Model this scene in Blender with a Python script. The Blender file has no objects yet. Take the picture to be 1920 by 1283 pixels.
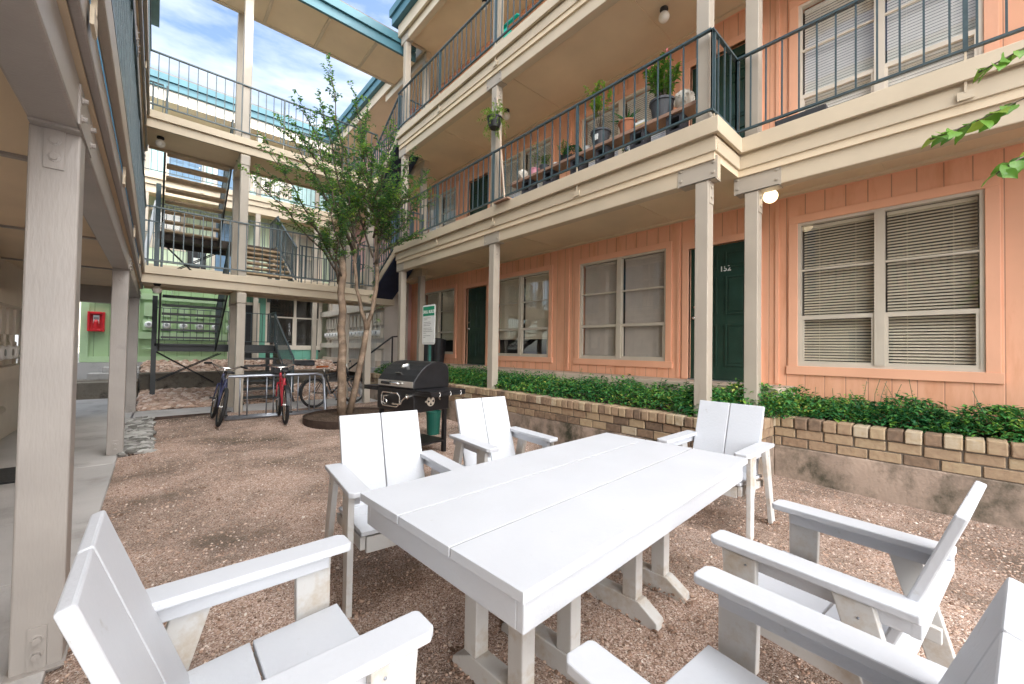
import bpy, bmesh, math, random
from mathutils import Vector, Matrix
rnd = random.Random(7)
S = bpy.context.scene
COL = S.collection
PI = math.pi
def R(a): return math.radians(a)

# ------------------------------------------------------------------ mesh builder
class MB:
    def __init__(s): s.v = []; s.f = []; s.r = []; s.cur = 0.5
    def q(s, vs, fs, r=None):
        n = len(s.v); s.v.extend(vs); r = s.cur if r is None else r
        for f in fs: s.f.append(tuple(i+n for i in f)); s.r.append(r)
    def box(s, x0, x1, y0, y1, z0, z1, r=None):
        if x0 > x1: x0, x1 = x1, x0
        if y0 > y1: y0, y1 = y1, y0
        if z0 > z1: z0, z1 = z1, z0
        s.q([(x0,y0,z0),(x1,y0,z0),(x1,y1,z0),(x0,y1,z0),(x0,y0,z1),(x1,y0,z1),(x1,y1,z1),(x0,y1,z1)],
            [(0,3,2,1),(4,5,6,7),(0,1,5,4),(1,2,6,5),(2,3,7,6),(3,0,4,7)], r); return s
    def bar(s, p, q, w, h, up=(0,0,1), r=None):
        p = Vector(p); q = Vector(q); d = (q-p).normalized(); u = Vector(up)
        if abs(d.dot(u)) > .99: u = Vector((1,0,0))
        a = d.cross(u).normalized(); b = a.cross(d).normalized()
        vs = []
        for c in (p, q):
            for i, j in ((-1,-1),(1,-1),(1,1),(-1,1)): vs.append(tuple(c+a*(w/2*i)+b*(h/2*j)))
        s.q(vs, [(0,1,2,3),(7,6,5,4),(0,4,5,1),(1,5,6,2),(2,6,7,3),(3,7,4,0)], r); return s
    def tube(s, pts, rad, n=8, cap=True, r=None):
        pts = [Vector(p) for p in pts]; k = len(pts)
        rs = rad if isinstance(rad, (list, tuple)) else [rad]*k
        vs = []; fs = []; a = None
        for i, p in enumerate(pts):
            d = (pts[min(i+1,k-1)]-pts[max(i-1,0)])
            d = d.normalized() if d.length > 1e-9 else Vector((0,0,1))
            if a is None:
                a = d.cross(Vector((0,0,1))) if abs(d.z) < .9 else d.cross(Vector((1,0,0)))
            a = (a-d*a.dot(d)).normalized(); b = d.cross(a)
            for j in range(n):
                t = 2*PI*j/n; vs.append(tuple(p+(a*math.cos(t)+b*math.sin(t))*rs[i]))
        for i in range(k-1):
            for j in range(n):
                j2 = (j+1) % n; fs.append((i*n+j, i*n+j2, (i+1)*n+j2, (i+1)*n+j))
        if cap: fs.append(tuple(range(n-1,-1,-1))); fs.append(tuple((k-1)*n+j for j in range(n)))
        s.q(vs, fs, r); return s
    def ring(s, c, axis, R0, rr, n=28, m=6, r=None):
        c = Vector(c); ax = Vector(axis).normalized()
        a = ax.cross(Vector((0,0,1))) if abs(ax.z) < .9 else ax.cross(Vector((1,0,0)))
        a.normalize(); b = ax.cross(a); vs = []; fs = []
        for i in range(n):
            t = 2*PI*i/n; e = a*math.cos(t)+b*math.sin(t)
            for j in range(m):
                u = 2*PI*j/m; vs.append(tuple(c+e*(R0+rr*math.cos(u))+ax*(rr*math.sin(u))))
        for i in range(n):
            for j in range(m):
                i2 = (i+1) % n; j2 = (j+1) % m; fs.append((i*m+j, i2*m+j, i2*m+j2, i*m+j2))
        s.q(vs, fs, r); return s
    def lathe(s, prof, c=(0,0,0), n=16, r=None, axis=None):
        vs = []; fs = []; k = len(prof)
        M = Vector((0,0,1)).rotation_difference(Vector(axis)).to_matrix() if axis else None
        for (ra, z) in prof:
            for j in range(n):
                t = 2*PI*j/n; p = Vector((ra*math.cos(t), ra*math.sin(t), z))
                if M: p = M @ p
                vs.append((c[0]+p.x, c[1]+p.y, c[2]+p.z))
        for i in range(k-1):
            for j in range(n):
                j2 = (j+1) % n; fs.append((i*n+j, i*n+j2, (i+1)*n+j2, (i+1)*n+j))
        fs.append(tuple(range(n-1,-1,-1))); fs.append(tuple((k-1)*n+j for j in range(n)))
        s.q(vs, fs, r); return s
    def prism(s, poly, axis, a0, a1, r=None):
        n = len(poly)
        def P(u, w, t): return {'x':(t,u,w),'y':(u,t,w),'z':(u,w,t)}[axis]
        vs = [P(u,w,a0) for u,w in poly]+[P(u,w,a1) for u,w in poly]
        fs = [tuple(range(n-1,-1,-1)), tuple(range(n,2*n))]+[(i,(i+1)%n,n+(i+1)%n,n+i) for i in range(n)]
        s.q(vs, fs, r); return s
    def leaf(s, p, d, up, L, W, r=None, fold=.25):
        p = Vector(p); d = Vector(d).normalized(); a = d.cross(Vector(up))
        if a.length < 1e-4: a = d.cross(Vector((1,0,.3)))
        a.normalize(); n = a.cross(d); m = p+d*(L*.45)
        s.q([tuple(p), tuple(m+a*W/2+n*W*fold), tuple(p+d*L-n*L*.12), tuple(m-a*W/2+n*W*fold), tuple(p+d*L*.5)],
            [(0,1,4),(1,2,4),(4,2,3),(0,4,3)], r)
    def leaf2(s, p, d, up, L, W, r):
        p = Vector(p); d = Vector(d).normalized(); a = d.cross(Vector(up)).normalized(); n = a.cross(d); vs = []; fs = []
        for i, w in enumerate((.06,.55,.92,1.0,.82,.45,.03)):
            t = i/6; c = p+d*(L*t)-n*(L*.22*t*t)
            for j, k in enumerate((-1,-.5,0,.5,1)): vs.append(tuple(c+a*(W/2*w*k)+n*(abs(k)*W*.16*w+.03*W*math.sin(i*2.1+k*3))))
        for i in range(6):
            for j in range(4): fs.append((i*5+j, i*5+j+1, i*5+j+6, i*5+j+5))
        s.q(vs, fs, r)
    def rock(s, c, sx, sy, sz, r=None, rot=0):
        t = (1+5**.5)/2; vs = [(-1,t,0),(1,t,0),(-1,-t,0),(1,-t,0),(0,-1,t),(0,1,t),(0,-1,-t),(0,1,-t),(t,0,-1),(t,0,1),(-t,0,-1),(-t,0,1)]
        fs = [(0,11,5),(0,5,1),(0,1,7),(0,7,10),(0,10,11),(1,5,9),(5,11,4),(11,10,2),(10,7,6),(7,1,8),(3,9,4),(3,4,2),(3,2,6),(3,6,8),(3,8,9),(4,9,5),(2,4,11),(6,2,10),(8,6,7),(9,8,1)]
        o = []; cs, sn = math.cos(rot), math.sin(rot)
        for x, y, z in vs:
            k = rnd.uniform(.75,1.2)/1.9
            X, Y = x*sx*k, y*sy*k
            o.append((c[0]+X*cs-Y*sn, c[1]+X*sn+Y*cs, c[2]+z*sz*k))
        s.q(o, fs, r); return s
    def build(s, name, mat, parent=None, bevel=0, smooth=False, seg=2):
        me = bpy.data.meshes.new(name); off = Vector((0,0,0)); p = parent
        while p is not None: off += p.location; p = p.parent
        me.from_pydata([(x-off.x, y-off.y, z-off.z) for x, y, z in s.v], [], s.f)
        if len(set(s.r)) > 1:
            at = me.attributes.new('rnd', 'FLOAT', 'FACE'); at.data.foreach_set('value', s.r)
        if smooth: me.polygons.foreach_set('use_smooth', [True]*len(me.polygons))
        me.materials.append(mat); me.update()
        o = bpy.data.objects.new(name, me); COL.objects.link(o)
        if parent is not None: o.parent = parent
        if bevel:
            b = o.modifiers.new('Bevel', 'BEVEL'); b.width = bevel; b.segments = seg; b.limit_method = 'ANGLE'; b.angle_limit = R(40)
        return o

def tag(o, label=None, cat=None, group=None, kind=None):
    if label: o['label'] = label
    if cat: o['category'] = cat
    if group: o['group'] = group
    if kind: o['kind'] = kind
    return o
def empty(name, loc, label, cat, group=None):
    o = bpy.data.objects.new(name, None); COL.objects.link(o); o.location = loc; o.empty_display_size = .1
    return tag(o, label, cat, group)
def copy_tree(o, parent=None):
    c = o.copy(); COL.objects.link(c); c.parent = parent
    for ch in [x for x in o.children]: copy_tree(ch, c)
    return c
def text_mesh(name, body, size, mat, parent, loc, rot, extrude=.002, align='CENTER', bold=0):
    cu = bpy.data.curves.new(name, 'FONT'); cu.body = body; cu.size = size; cu.extrude = extrude; cu.offset = bold; cu.align_x = align
    t = bpy.data.objects.new('t', cu); COL.objects.link(t)
    dg = bpy.context.evaluated_depsgraph_get()
    me = bpy.data.meshes.new_from_object(t.evaluated_get(dg)); bpy.data.objects.remove(t); bpy.data.curves.remove(cu)
    me.name = name; me.materials.clear(); me.materials.append(mat)
    from mathutils import Euler
    off = Vector((0,0,0)); p = parent
    while p is not None: off += p.location; p = p.parent
    me.transform(Matrix.Translation(Vector(loc)-off) @ Euler(rot).to_matrix().to_4x4())
    o = bpy.data.objects.new(name, me); COL.objects.link(o); o.parent = parent
    return o

# ------------------------------------------------------------------ materials
def newmat(name):
    m = bpy.data.materials.new(name); m.use_nodes = True; nt = m.node_tree
    b = nt.nodes['Principled BSDF']; return m, nt, b, nt.nodes, nt.links
def ramp(N, stops):
    r = N.new('ShaderNodeValToRGB'); e = r.color_ramp.elements
    while len(e) < len(stops): e.new(.5)
    for i, (p, c) in enumerate(stops): e[i].position = p; e[i].color = (*c, 1) if len(c) == 3 else c
    return r
def c3(c, k): return tuple(min(1, x*k) for x in c)
def paint(name, col, rough=.55, var=.12, scale=3, bump=.15, bscale=60, stretch=(1,1,1), groove=None, spec=.4, dirt=None, dscale=2.0, dlo=.55, metal=0, dstretch=None, dsoft=.2):
    """painted wood or metal: slight colour drift, brush grain, optional siding grooves ('x' or 'y', pitch), optional stains"""
    m, nt, b, N, L = newmat(name)
    tc = N.new('ShaderNodeTexCoord'); mp = N.new('ShaderNodeMapping'); mp.inputs['Scale'].default_value = stretch
    L.new(tc.outputs['Object'], mp.inputs['Vector'])
    n1 = N.new('ShaderNodeTexNoise'); n1.inputs['Scale'].default_value = scale; n1.inputs['Detail'].default_value = 5
    L.new(tc.outputs['Object'], n1.inputs['Vector'])
    r1 = ramp(N, [(.3, c3(col, 1-var)), (.7, c3(col, 1+var))]); L.new(n1.outputs['Fac'], r1.inputs['Fac'])
    out = r1.outputs['Color']
    n2 = N.new('ShaderNodeTexNoise'); n2.inputs['Scale'].default_value = bscale; n2.inputs['Detail'].default_value = 4
    L.new(mp.outputs['Vector'], n2.inputs['Vector'])
    h = n2.outputs['Fac']
    if dirt:
        n3 = N.new('ShaderNodeTexNoise'); n3.inputs['Scale'].default_value = dscale; n3.inputs['Detail'].default_value = 8; n3.inputs['Roughness'].default_value = .7
        mp3 = N.new('ShaderNodeMapping'); mp3.inputs['Scale'].default_value = dstretch or (1,1,1); L.new(tc.outputs['Object'], mp3.inputs['Vector']); L.new(mp3.outputs['Vector'], n3.inputs['Vector'])
        r3 = ramp(N, [(dlo, (0,0,0)), (dlo+dsoft, (1,1,1))]); L.new(n3.outputs['Fac'], r3.inputs['Fac'])
        mx = N.new('ShaderNodeMixRGB'); L.new(r3.outputs['Color'], mx.inputs['Fac']); L.new(out, mx.inputs['Color1']); mx.inputs['Color2'].default_value = (*dirt, 1)
        out = mx.outputs['Color']
    if groove:
        sp = N.new('ShaderNodeSeparateXYZ'); L.new(tc.outputs['Object'], sp.inputs[0])
        mu = N.new('ShaderNodeMath'); mu.operation = 'DIVIDE'; mu.inputs[1].default_value = groove[1]
        L.new(sp.outputs[groove[0].upper()], mu.inputs[0])
        fr = N.new('ShaderNodeMath'); fr.operation = 'FRACT'; L.new(mu.outputs[0], fr.inputs[0])
        rg = ramp(N, [(0, (0,0,0)), (.03, (0,0,0)), (.06, (1,1,1)), (1, (1,1,1))]); L.new(fr.outputs[0], rg.inputs['Fac'])
        mg = N.new('ShaderNodeMixRGB'); mg.blend_type = 'MULTIPLY'; mg.inputs['Fac'].default_value = .45
        L.new(out, mg.inputs['Color1']); L.new(rg.outputs['Color'], mg.inputs['Color2']); out = mg.outputs['Color']
        ad = N.new('ShaderNodeMath'); ad.operation = 'MULTIPLY_ADD'; ad.inputs[1].default_value = .12
        L.new(h, ad.inputs[0]); L.new(rg.outputs['Color'], ad.inputs[2]); h = ad.outputs[0]
    bp = N.new('ShaderNodeBump'); bp.inputs['Strength'].default_value = bump if not groove else .5; bp.inputs['Distance'].default_value = .01
    L.new(h, bp.inputs['Height']); L.new(bp.outputs['Normal'], b.inputs['Normal'])
    L.new(out, b.inputs['Base Color']); b.inputs['Roughness'].default_value = rough; b.inputs['Specular IOR Level'].default_value = spec; b.inputs['Metallic'].default_value = metal
    return m
def varied(name, stops, rough=.7, bump=.3, bscale=40, spec=.3, noise=.25, transl=0):
    """colour picked per face island from the rnd attribute, broken up with noise"""
    m, nt, b, N, L = newmat(name)
    at = N.new('ShaderNodeAttribute'); at.attribute_name = 'rnd'
    tc = N.new('ShaderNodeTexCoord'); n = N.new('ShaderNodeTexNoise'); n.inputs['Scale'].default_value = bscale; n.inputs['Detail'].default_value = 6
    L.new(tc.outputs['Object'], n.inputs['Vector'])
    ma = N.new('ShaderNodeMath'); ma.operation = 'MULTIPLY_ADD'; ma.inputs[1].default_value = noise; L.new(n.outputs['Fac'], ma.inputs[0])
    su = N.new('ShaderNodeMath'); su.operation = 'SUBTRACT'; su.inputs[1].default_value = noise/2; L.new(at.outputs['Fac'], su.inputs[0]); L.new(su.outputs[0], ma.inputs[2])
    r = ramp(N, stops); L.new(ma.outputs[0], r.inputs['Fac']); L.new(r.outputs['Color'], b.inputs['Base Color'])
    bp = N.new('ShaderNodeBump'); bp.inputs['Strength'].default_value = bump; bp.inputs['Distance'].default_value = .01
    L.new(n.outputs['Fac'], bp.inputs['Height']); L.new(bp.outputs['Normal'], b.inputs['Normal'])
    b.inputs['Roughness'].default_value = rough; b.inputs['Specular IOR Level'].default_value = spec
    if transl:
        t = N.new('ShaderNodeBsdfTranslucent'); L.new(r.outputs['Color'], t.inputs['Color'])
        mx = N.new('ShaderNodeMixShader'); mx.inputs['Fac'].default_value = transl
        L.new(b.outputs[0], mx.inputs[1]); L.new(t.outputs[0], mx.inputs[2]); L.new(mx.outputs[0], N['Material Output'].inputs['Surface'])
    return m
def ground(name, cols, cell, big, damp, dampk=.55, rough=.95, bump=.6, damp2=None):
    """loose stone: voronoi grains with random colours, larger damp and bare patches"""
    m, nt, b, N, L = newmat(name); tc = N.new('ShaderNodeTexCoord')
    v = N.new('ShaderNodeTexVoronoi'); v.inputs['Scale'].default_value = cell; L.new(tc.outputs['Object'], v.inputs['Vector'])
    w = N.new('ShaderNodeTexWhiteNoise'); w.noise_dimensions = '3D'; L.new(v.outputs['Position'], w.inputs['Vector'])
    r = ramp(N, cols); L.new(w.outputs['Value'], r.inputs['Fac'])
    n = N.new('ShaderNodeTexNoise'); n.inputs['Scale'].default_value = big; n.inputs['Detail'].default_value = 7; n.inputs['Roughness'].default_value = .65; L.new(tc.outputs['Object'], n.inputs['Vector'])
    rr = ramp(N, [(.42, (0,0,0)), (.66, (1,1,1))]); L.new(n.outputs['Fac'], rr.inputs['Fac'])
    mf = N.new('ShaderNodeMath'); mf.operation = 'MULTIPLY'; mf.inputs[1].default_value = dampk; L.new(rr.outputs['Color'], mf.inputs[0])
    mx = N.new('ShaderNodeMixRGB'); L.new(mf.outputs[0], mx.inputs['Fac']); L.new(r.outputs['Color'], mx.inputs['Color1']); mx.inputs['Color2'].default_value = (*damp, 1)
    L.new(mx.outputs['Color'], b.inputs['Base Color'])
    bp = N.new('ShaderNodeBump'); bp.inputs['Strength'].default_value = bump; bp.inputs['Distance'].default_value = .012
    L.new(v.outputs['Distance'], bp.inputs['Height']); bp.invert = True
    L.new(bp.outputs['Normal'], b.inputs['Normal']); b.inputs['Roughness'].default_value = rough; b.inputs['Specular IOR Level'].default_value = .15
    return m
def emis(name, col, k):
    m, nt, b, N, L = newmat(name); b.inputs['Base Color'].default_value = (*col, 1); b.inputs['Emission Color'].default_value = (*col, 1); b.inputs['Emission Strength'].default_value = k; return m
def glassmat(name, tint=(1,1,1), ior=1.5, extra=.04):
    m, nt, b, N, L = newmat(name); N.remove(b)
    t = N.new('ShaderNodeBsdfTransparent'); t.inputs['Color'].default_value = (*tint, 1)
    g = N.new('ShaderNodeBsdfGlossy'); g.inputs['Roughness'].default_value = .01
    f = N.new('ShaderNodeFresnel'); f.inputs['IOR'].default_value = ior
    a = N.new('ShaderNodeMath'); a.operation = 'ADD'; a.inputs[1].default_value = extra; a.use_clamp = True; L.new(f.outputs[0], a.inputs[0])
    tc = N.new('ShaderNodeTexCoord'); n = N.new('ShaderNodeTexNoise'); n.inputs['Scale'].default_value = 1.3; L.new(tc.outputs['Object'], n.inputs['Vector'])
    bp = N.new('ShaderNodeBump'); bp.inputs['Strength'].default_value = .03; bp.inputs['Distance'].default_value = .05; L.new(n.outputs['Fac'], bp.inputs['Height']); L.new(bp.outputs['Normal'], g.inputs['Normal'])
    ge = N.new('ShaderNodeNewGeometry'); iv = N.new('ShaderNodeMath'); iv.operation = 'SUBTRACT'; iv.inputs[0].default_value = 1; L.new(ge.outputs['Backfacing'], iv.inputs[1])
    ml = N.new('ShaderNodeMath'); ml.operation = 'MULTIPLY'; L.new(a.outputs[0], ml.inputs[0]); L.new(iv.outputs[0], ml.inputs[1])
    mx = N.new('ShaderNodeMixShader'); L.new(ml.outputs[0], mx.inputs['Fac']); L.new(t.outputs[0], mx.inputs[1]); L.new(g.outputs[0], mx.inputs[2])
    L.new(mx.outputs[0], N['Material Output'].inputs['Surface']); return m

PEACH = paint('peach_siding', (.82,.43,.27), .6, .07, 1.2, groove=('y', .203), bscale=50, stretch=(1,4,.3), dirt=(.62,.25,.12), dscale=1.6, dlo=.5, dstretch=(1,2.5,.4), dsoft=.35)
PEACH_T = paint('peach_trim', (.84,.445,.285), .5, .05, 2, bscale=50, stretch=(1,1,.2))
TAN = paint('beige_painted_wood', (.545,.455,.33), .5, .06, 2, .10, 30, (4,.3,4), dirt=(.40,.31,.22), dlo=.64, dscale=4, dstretch=(1,.22,1.6), dsoft=.14)
TANV = paint('beige_painted_post', (.40,.35,.285), .45, .07, 2, .14, 30, (5,5,.3), dirt=(.30,.25,.195), dlo=.60, dscale=5, dstretch=(1.6,1.6,.25), dsoft=.2)
TAUPE = paint('taupe_painted_post', (.325,.295,.268), .38, .09, 3, .16, 30, (3,3,.5), dirt=(.25,.23,.215), dlo=.62, dscale=5)
CEIL = paint('tan_soffit_paint', (.70,.57,.40), .7, .08, 1.2, .12, 90)
TEALF = paint('teal_fascia_paint', (.06,.155,.19), .45, .1, 3, .15, 40)
RAIL = paint('dark_teal_rail_paint', (.045,.075,.085), .35, .2, 20, .15, 60, spec=.5)
DOORG = paint('dark_green_door_paint', (.018,.048,.034), .24, .15, 4, .12, 60, spec=.5)
DOORB = paint('slate_blue_door_paint', (.13,.24,.38), .4, .1, 4, .1, 60)
GREEN = paint('sage_green_siding', (.36,.51,.27), .6, .08, 1.5, groove=('x', .3), bscale=50)
GREENT = paint('sage_green_trim', (.42,.57,.33), .5, .06, 3, .2, 40)
MINT = paint('pale_mint_siding', (.62,.75,.56), .6, .06, 1.5, groove=('x', .3), bscale=50)
AQUA = paint('pale_aqua_siding', (.46,.68,.70), .6, .06, 1.5, groove=('x', .25), bscale=50)
TEALW = paint('teal_green_siding', (.17,.44,.33), .6, .06, 1.5, groove=('x', .3), bscale=50)
BLUEW = paint('blue_siding', (.035,.15,.26), .5, .12, 2, .3, 30, (5,5,.4))
MAUVE = paint('faded_pink_siding', (.62,.38,.34), .6, .08, 1.5, groove=('y', .203), bscale=50)
GREYW = paint('grey_beige_siding', (.56,.51,.45), .6, .08, 1.5, groove=('y', .2), bscale=50)
GREYT = paint('grey_beige_box_paint', (.62,.56,.47), .5, .08, 4, .15, 40)
WHITE = paint('white_painted_boards', (.56,.575,.605), .5, .035, 2.5, .14, 55, (1,1,1), dirt=(.42,.41,.39), dlo=.64, dscale=11, dsoft=.12)
WHITED = paint('white_board_dusty_legs', (.57,.56,.54), .45, .05, 3, .12, 45, dirt=(.44,.36,.27), dlo=.50, dscale=6)
CREAM = paint('cream_trim', (.70,.63,.53), .5, .05, 3, .15, 40)
ALU = paint('window_aluminium', (.58,.52,.43), .38, .06, 4, .1, 60)
BLIND = paint('cream_blind_slats', (.74,.67,.52), .5, .05, 6, .05, 60)
BLINDW = paint('white_blind_slats', (.90,.87,.80), .5, .05, 6, .05, 60)
BLINDG = paint('grey_blind_slats', (.66,.60,.53), .5, .05, 6, .05, 60)
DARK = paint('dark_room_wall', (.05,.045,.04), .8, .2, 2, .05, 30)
GLASS = glassmat('window_glass', extra=.06)
STEEL = paint('galvanised_tube', (.34,.36,.40), .32, .1, 14, .1, 50, metal=.75)
CHROME = paint('polished_steel', (.80,.79,.76), .24, .05, 9, .02, 50, metal=1)
SATIN = paint('satin_steel_plate', (.74,.72,.68), .42, .06, 9, .04, 50, metal=.8)
BLACKM = paint('black_powder_coat', (.012,.012,.014), .38, .3, 8, .25, 180, spec=.5)
BLACKP = paint('black_plastic', (.018,.018,.02), .5, .2, 8, .1, 80)
RUBBER = paint('black_rubber', (.02,.02,.021), .75, .2, 12, .2, 80)
REDP = paint('red_bike_paint', (.55,.03,.05), .3, .1, 8, .02, 50, spec=.6)
BLUEP = paint('dark_blue_bike_paint', (.03,.035,.10), .3, .1, 8, .02, 50, spec=.6)
LEATH = paint('brown_leather', (.42,.11,.03), .45, .15, 12, .15, 80)
GREENB = paint('green_plastic_bin', (.01,.09,.065), .4, .15, 5, .1, 60)
CONC = paint('worn_concrete', (.44,.42,.40), .85, .12, 1.4, .3, 70, dirt=(.29,.27,.25), dscale=1.6, dlo=.52)
CONCD = paint('mossy_stained_concrete', (.36,.275,.215), .9, .30, 2.2, .5, 40, dirt=(.05,.048,.03), dscale=2.6, dlo=.44, dstretch=(1,1,.8), dsoft=.22)
STEPC = paint('dark_stained_concrete', (.22,.19,.15), .9, .3, 3, .5, 40, dirt=(.05,.045,.035), dscale=3, dlo=.48)
SOIL = ground('mulch_soil', [(0,(.05,.035,.025)),(.5,(.10,.07,.05)),(1,(.17,.12,.09))], 45, 2, (.04,.03,.02))
GRAV = ground('pink_granite_gravel', [(0,(.15,.095,.07)),(.25,(.36,.235,.175)),(.6,(.53,.375,.295)),(.88,(.67,.52,.435)),(1,(.82,.73,.65))], 165, .8, (.105,.085,.065), .95)
MORT = paint('mortar', (.20,.17,.135), .95, .15, 4, .4, 60)
BRICK = varied('tan_brick', [(0,(.17,.12,.085)),(.3,(.30,.205,.135)),(.55,(.37,.265,.17)),(.8,(.42,.32,.20)),(1,(.48,.40,.29))], .88, .8, 20, .2, .7)
PEBB = varied('loose_gravel_stones', [(0,(.16,.10,.07)),(.35,(.37,.24,.175)),(.7,(.50,.355,.27)),(.93,(.64,.50,.41)),(1,(.82,.74,.66))], .85, .3, 80, .2, .2)
ROCKP = varied('pink_river_rock', [(0,(.30,.20,.15)),(.4,(.50,.34,.25)),(.8,(.62,.46,.36)),(1,(.72,.62,.53))], .8, .4, 30, .25, .3)
ROCKG = varied('grey_flagstone_chips', [(0,(.10,.095,.085)),(.5,(.24,.23,.21)),(1,(.44,.43,.40))], .8, .4, 30, .25, .3)
LEAFG = varied('glossy_groundcover_leaf', [(0,(.018,.075,.035)),(.3,(.04,.17,.06)),(.65,(.09,.29,.07)),(.9,(.24,.44,.07)),(1,(.42,.46,.10))], .27, .1, 30, .55, .2, .2)
LEAFT = varied('tree_leaf', [(0,(.035,.095,.045)),(.35,(.075,.20,.07)),(.65,(.19,.37,.06)),(1,(.44,.58,.08))], .38, .1, 30, .4, .2, .4)
LEAFY = varied('bright_leaf', [(0,(.05,.14,.02)),(.5,(.12,.27,.03)),(1,(.32,.42,.06))], .4, .1, 30, .4, .2, .35)
PINKF = varied('pink_flower', [(0,(.55,.10,.14)),(1,(.75,.25,.28))], .5)
BARK = paint('smooth_tan_bark', (.20,.14,.095), .8, .4, 7, .6, 26, (4,4,.8), dirt=(.40,.31,.23), dscale=5, dlo=.52)
TWIG = paint('dark_twig_bark', (.10,.075,.055), .8, .2, 8, .4, 40)
TREAD = paint('weathered_stair_tread', (.60,.45,.29), .8, .2, 4, .4, 40, (.4,5,5), dirt=(.14,.10,.07), dscale=4, dlo=.5)
IRON = paint('black_stair_iron', (.02,.024,.024), .4, .2, 10, .1, 60, spec=.5)
GLOBE = paint('white_glass_globe', (.86,.83,.75), .25, .03, 5, .02, 40)
GLOBEL = emis('lit_glass_globe', (1,.80,.50), 1.9)
TERRA = paint('terracotta', (.42,.17,.09), .75, .12, 9, .2, 60)
GREYPOT = paint('dark_grey_pot', (.07,.075,.085), .5, .15, 9, .1, 60)
PINKPOT = paint('pink_pot', (.75,.34,.42), .5, .1, 9, .1, 60)
STONE = paint('pale_carved_stone', (.62,.58,.50), .85, .12, 14, .5, 60)
BLOCK = paint('dark_cinder_block', (.055,.055,.065), .95, .25, 12, .7, 120)
PLANK = paint('weathered_plank', (.34,.21,.15), .8, .2, 3, .4, 30, (5,.4,5))
WHITEP = paint('white_plastic', (.78,.78,.76), .4, .04, 6, .05, 50)
SIGNG = paint('sign_green', (.0,.27,.14), .4, .05, 6, .02, 50)
SIGNW = paint('sign_white', (.80,.82,.79), .4, .04, 6, .02, 50)
INKG = paint('sign_grey_ink', (.30,.31,.30), .5, .05, 6, .02, 50)
REDBX = paint('red_cabinet_paint', (.55,.02,.025), .35, .1, 8, .02, 50)
POLEG = paint('green_sign_pole', (.02,.09,.075), .45, .2, 10, .1, 60)
RUST = paint('rusty_steel_edging', (.055,.035,.026), .8, .35, 9, .4, 50)
TEALC = paint('teal_plastic_chair', (.01,.42,.33), .4, .05, 6, .02, 50)
ROOFM = paint('grey_roof_felt', (.16,.16,.16), .9, .2, 4, .3, 60)
ASPH = paint('pale_asphalt', (.16,.16,.17), .9, .2, 4, .4, 80)
CARP = paint('white_car_paint', (.78,.80,.82), .18, .02, 3, .01, 40, spec=.6)
CARG = paint('dark_car_glass', (.02,.03,.035), .08, .1, 3, .01, 40, spec=.6)
NAVY = paint('navy_metal', (.012,.02,.055), .4, .2, 6, .1, 60)
YELB = paint('yellow_paper_box', (.70,.55,.20), .6, .1, 9, .05, 60)
WOODH = paint('pale_wood_handle', (.52,.40,.30), .6, .1, 9, .1, 60)
# ------------------------------------------------------------------ generic building pieces
def wall_holes(axis, plane, a0, a1, z0, z1, holes, thick, name, mat, parent):
    """vertical wall in the plane axis=plane; holes = (a0,a1,z0,z1); thick goes away from the viewer side (+)"""
    A = sorted(set([a0, a1]+[h[0] for h in holes]+[h[1] for h in holes])); Z = sorted(set([z0, z1]+[h[2] for h in holes]+[h[3] for h in holes]))
    m = MB()
    for i in range(len(A)-1):
        j = 0
        while j < len(Z)-1:
            ca = (A[i]+A[i+1])/2; cz = (Z[j]+Z[j+1])/2
            if any(h[0] < ca < h[1] and h[2] < cz < h[3] for h in holes): j += 1; continue
            k = j
            while k+1 < len(Z)-1 and not any(h[0] < ca < h[1] and h[2] < (Z[k+1]+Z[k+2])/2 < h[3] for h in holes): k += 1
            if axis == 'x': m.box(plane, plane+thick, A[i], A[i+1], Z[j], Z[k+1])
            else: m.box(A[i], A[i+1], plane, plane+thick, Z[j], Z[k+1])
            j = k+1
    return m.build(name, mat, parent)
def BX(axis, plane, d0, d1, a0, a1, z0, z1, m):
    if axis == 'x': m.box(plane+d0, plane+d1, a0, a1, z0, z1)
    else: m.box(a0, a1, plane+d0, plane+d1, z0, z1)
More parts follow.
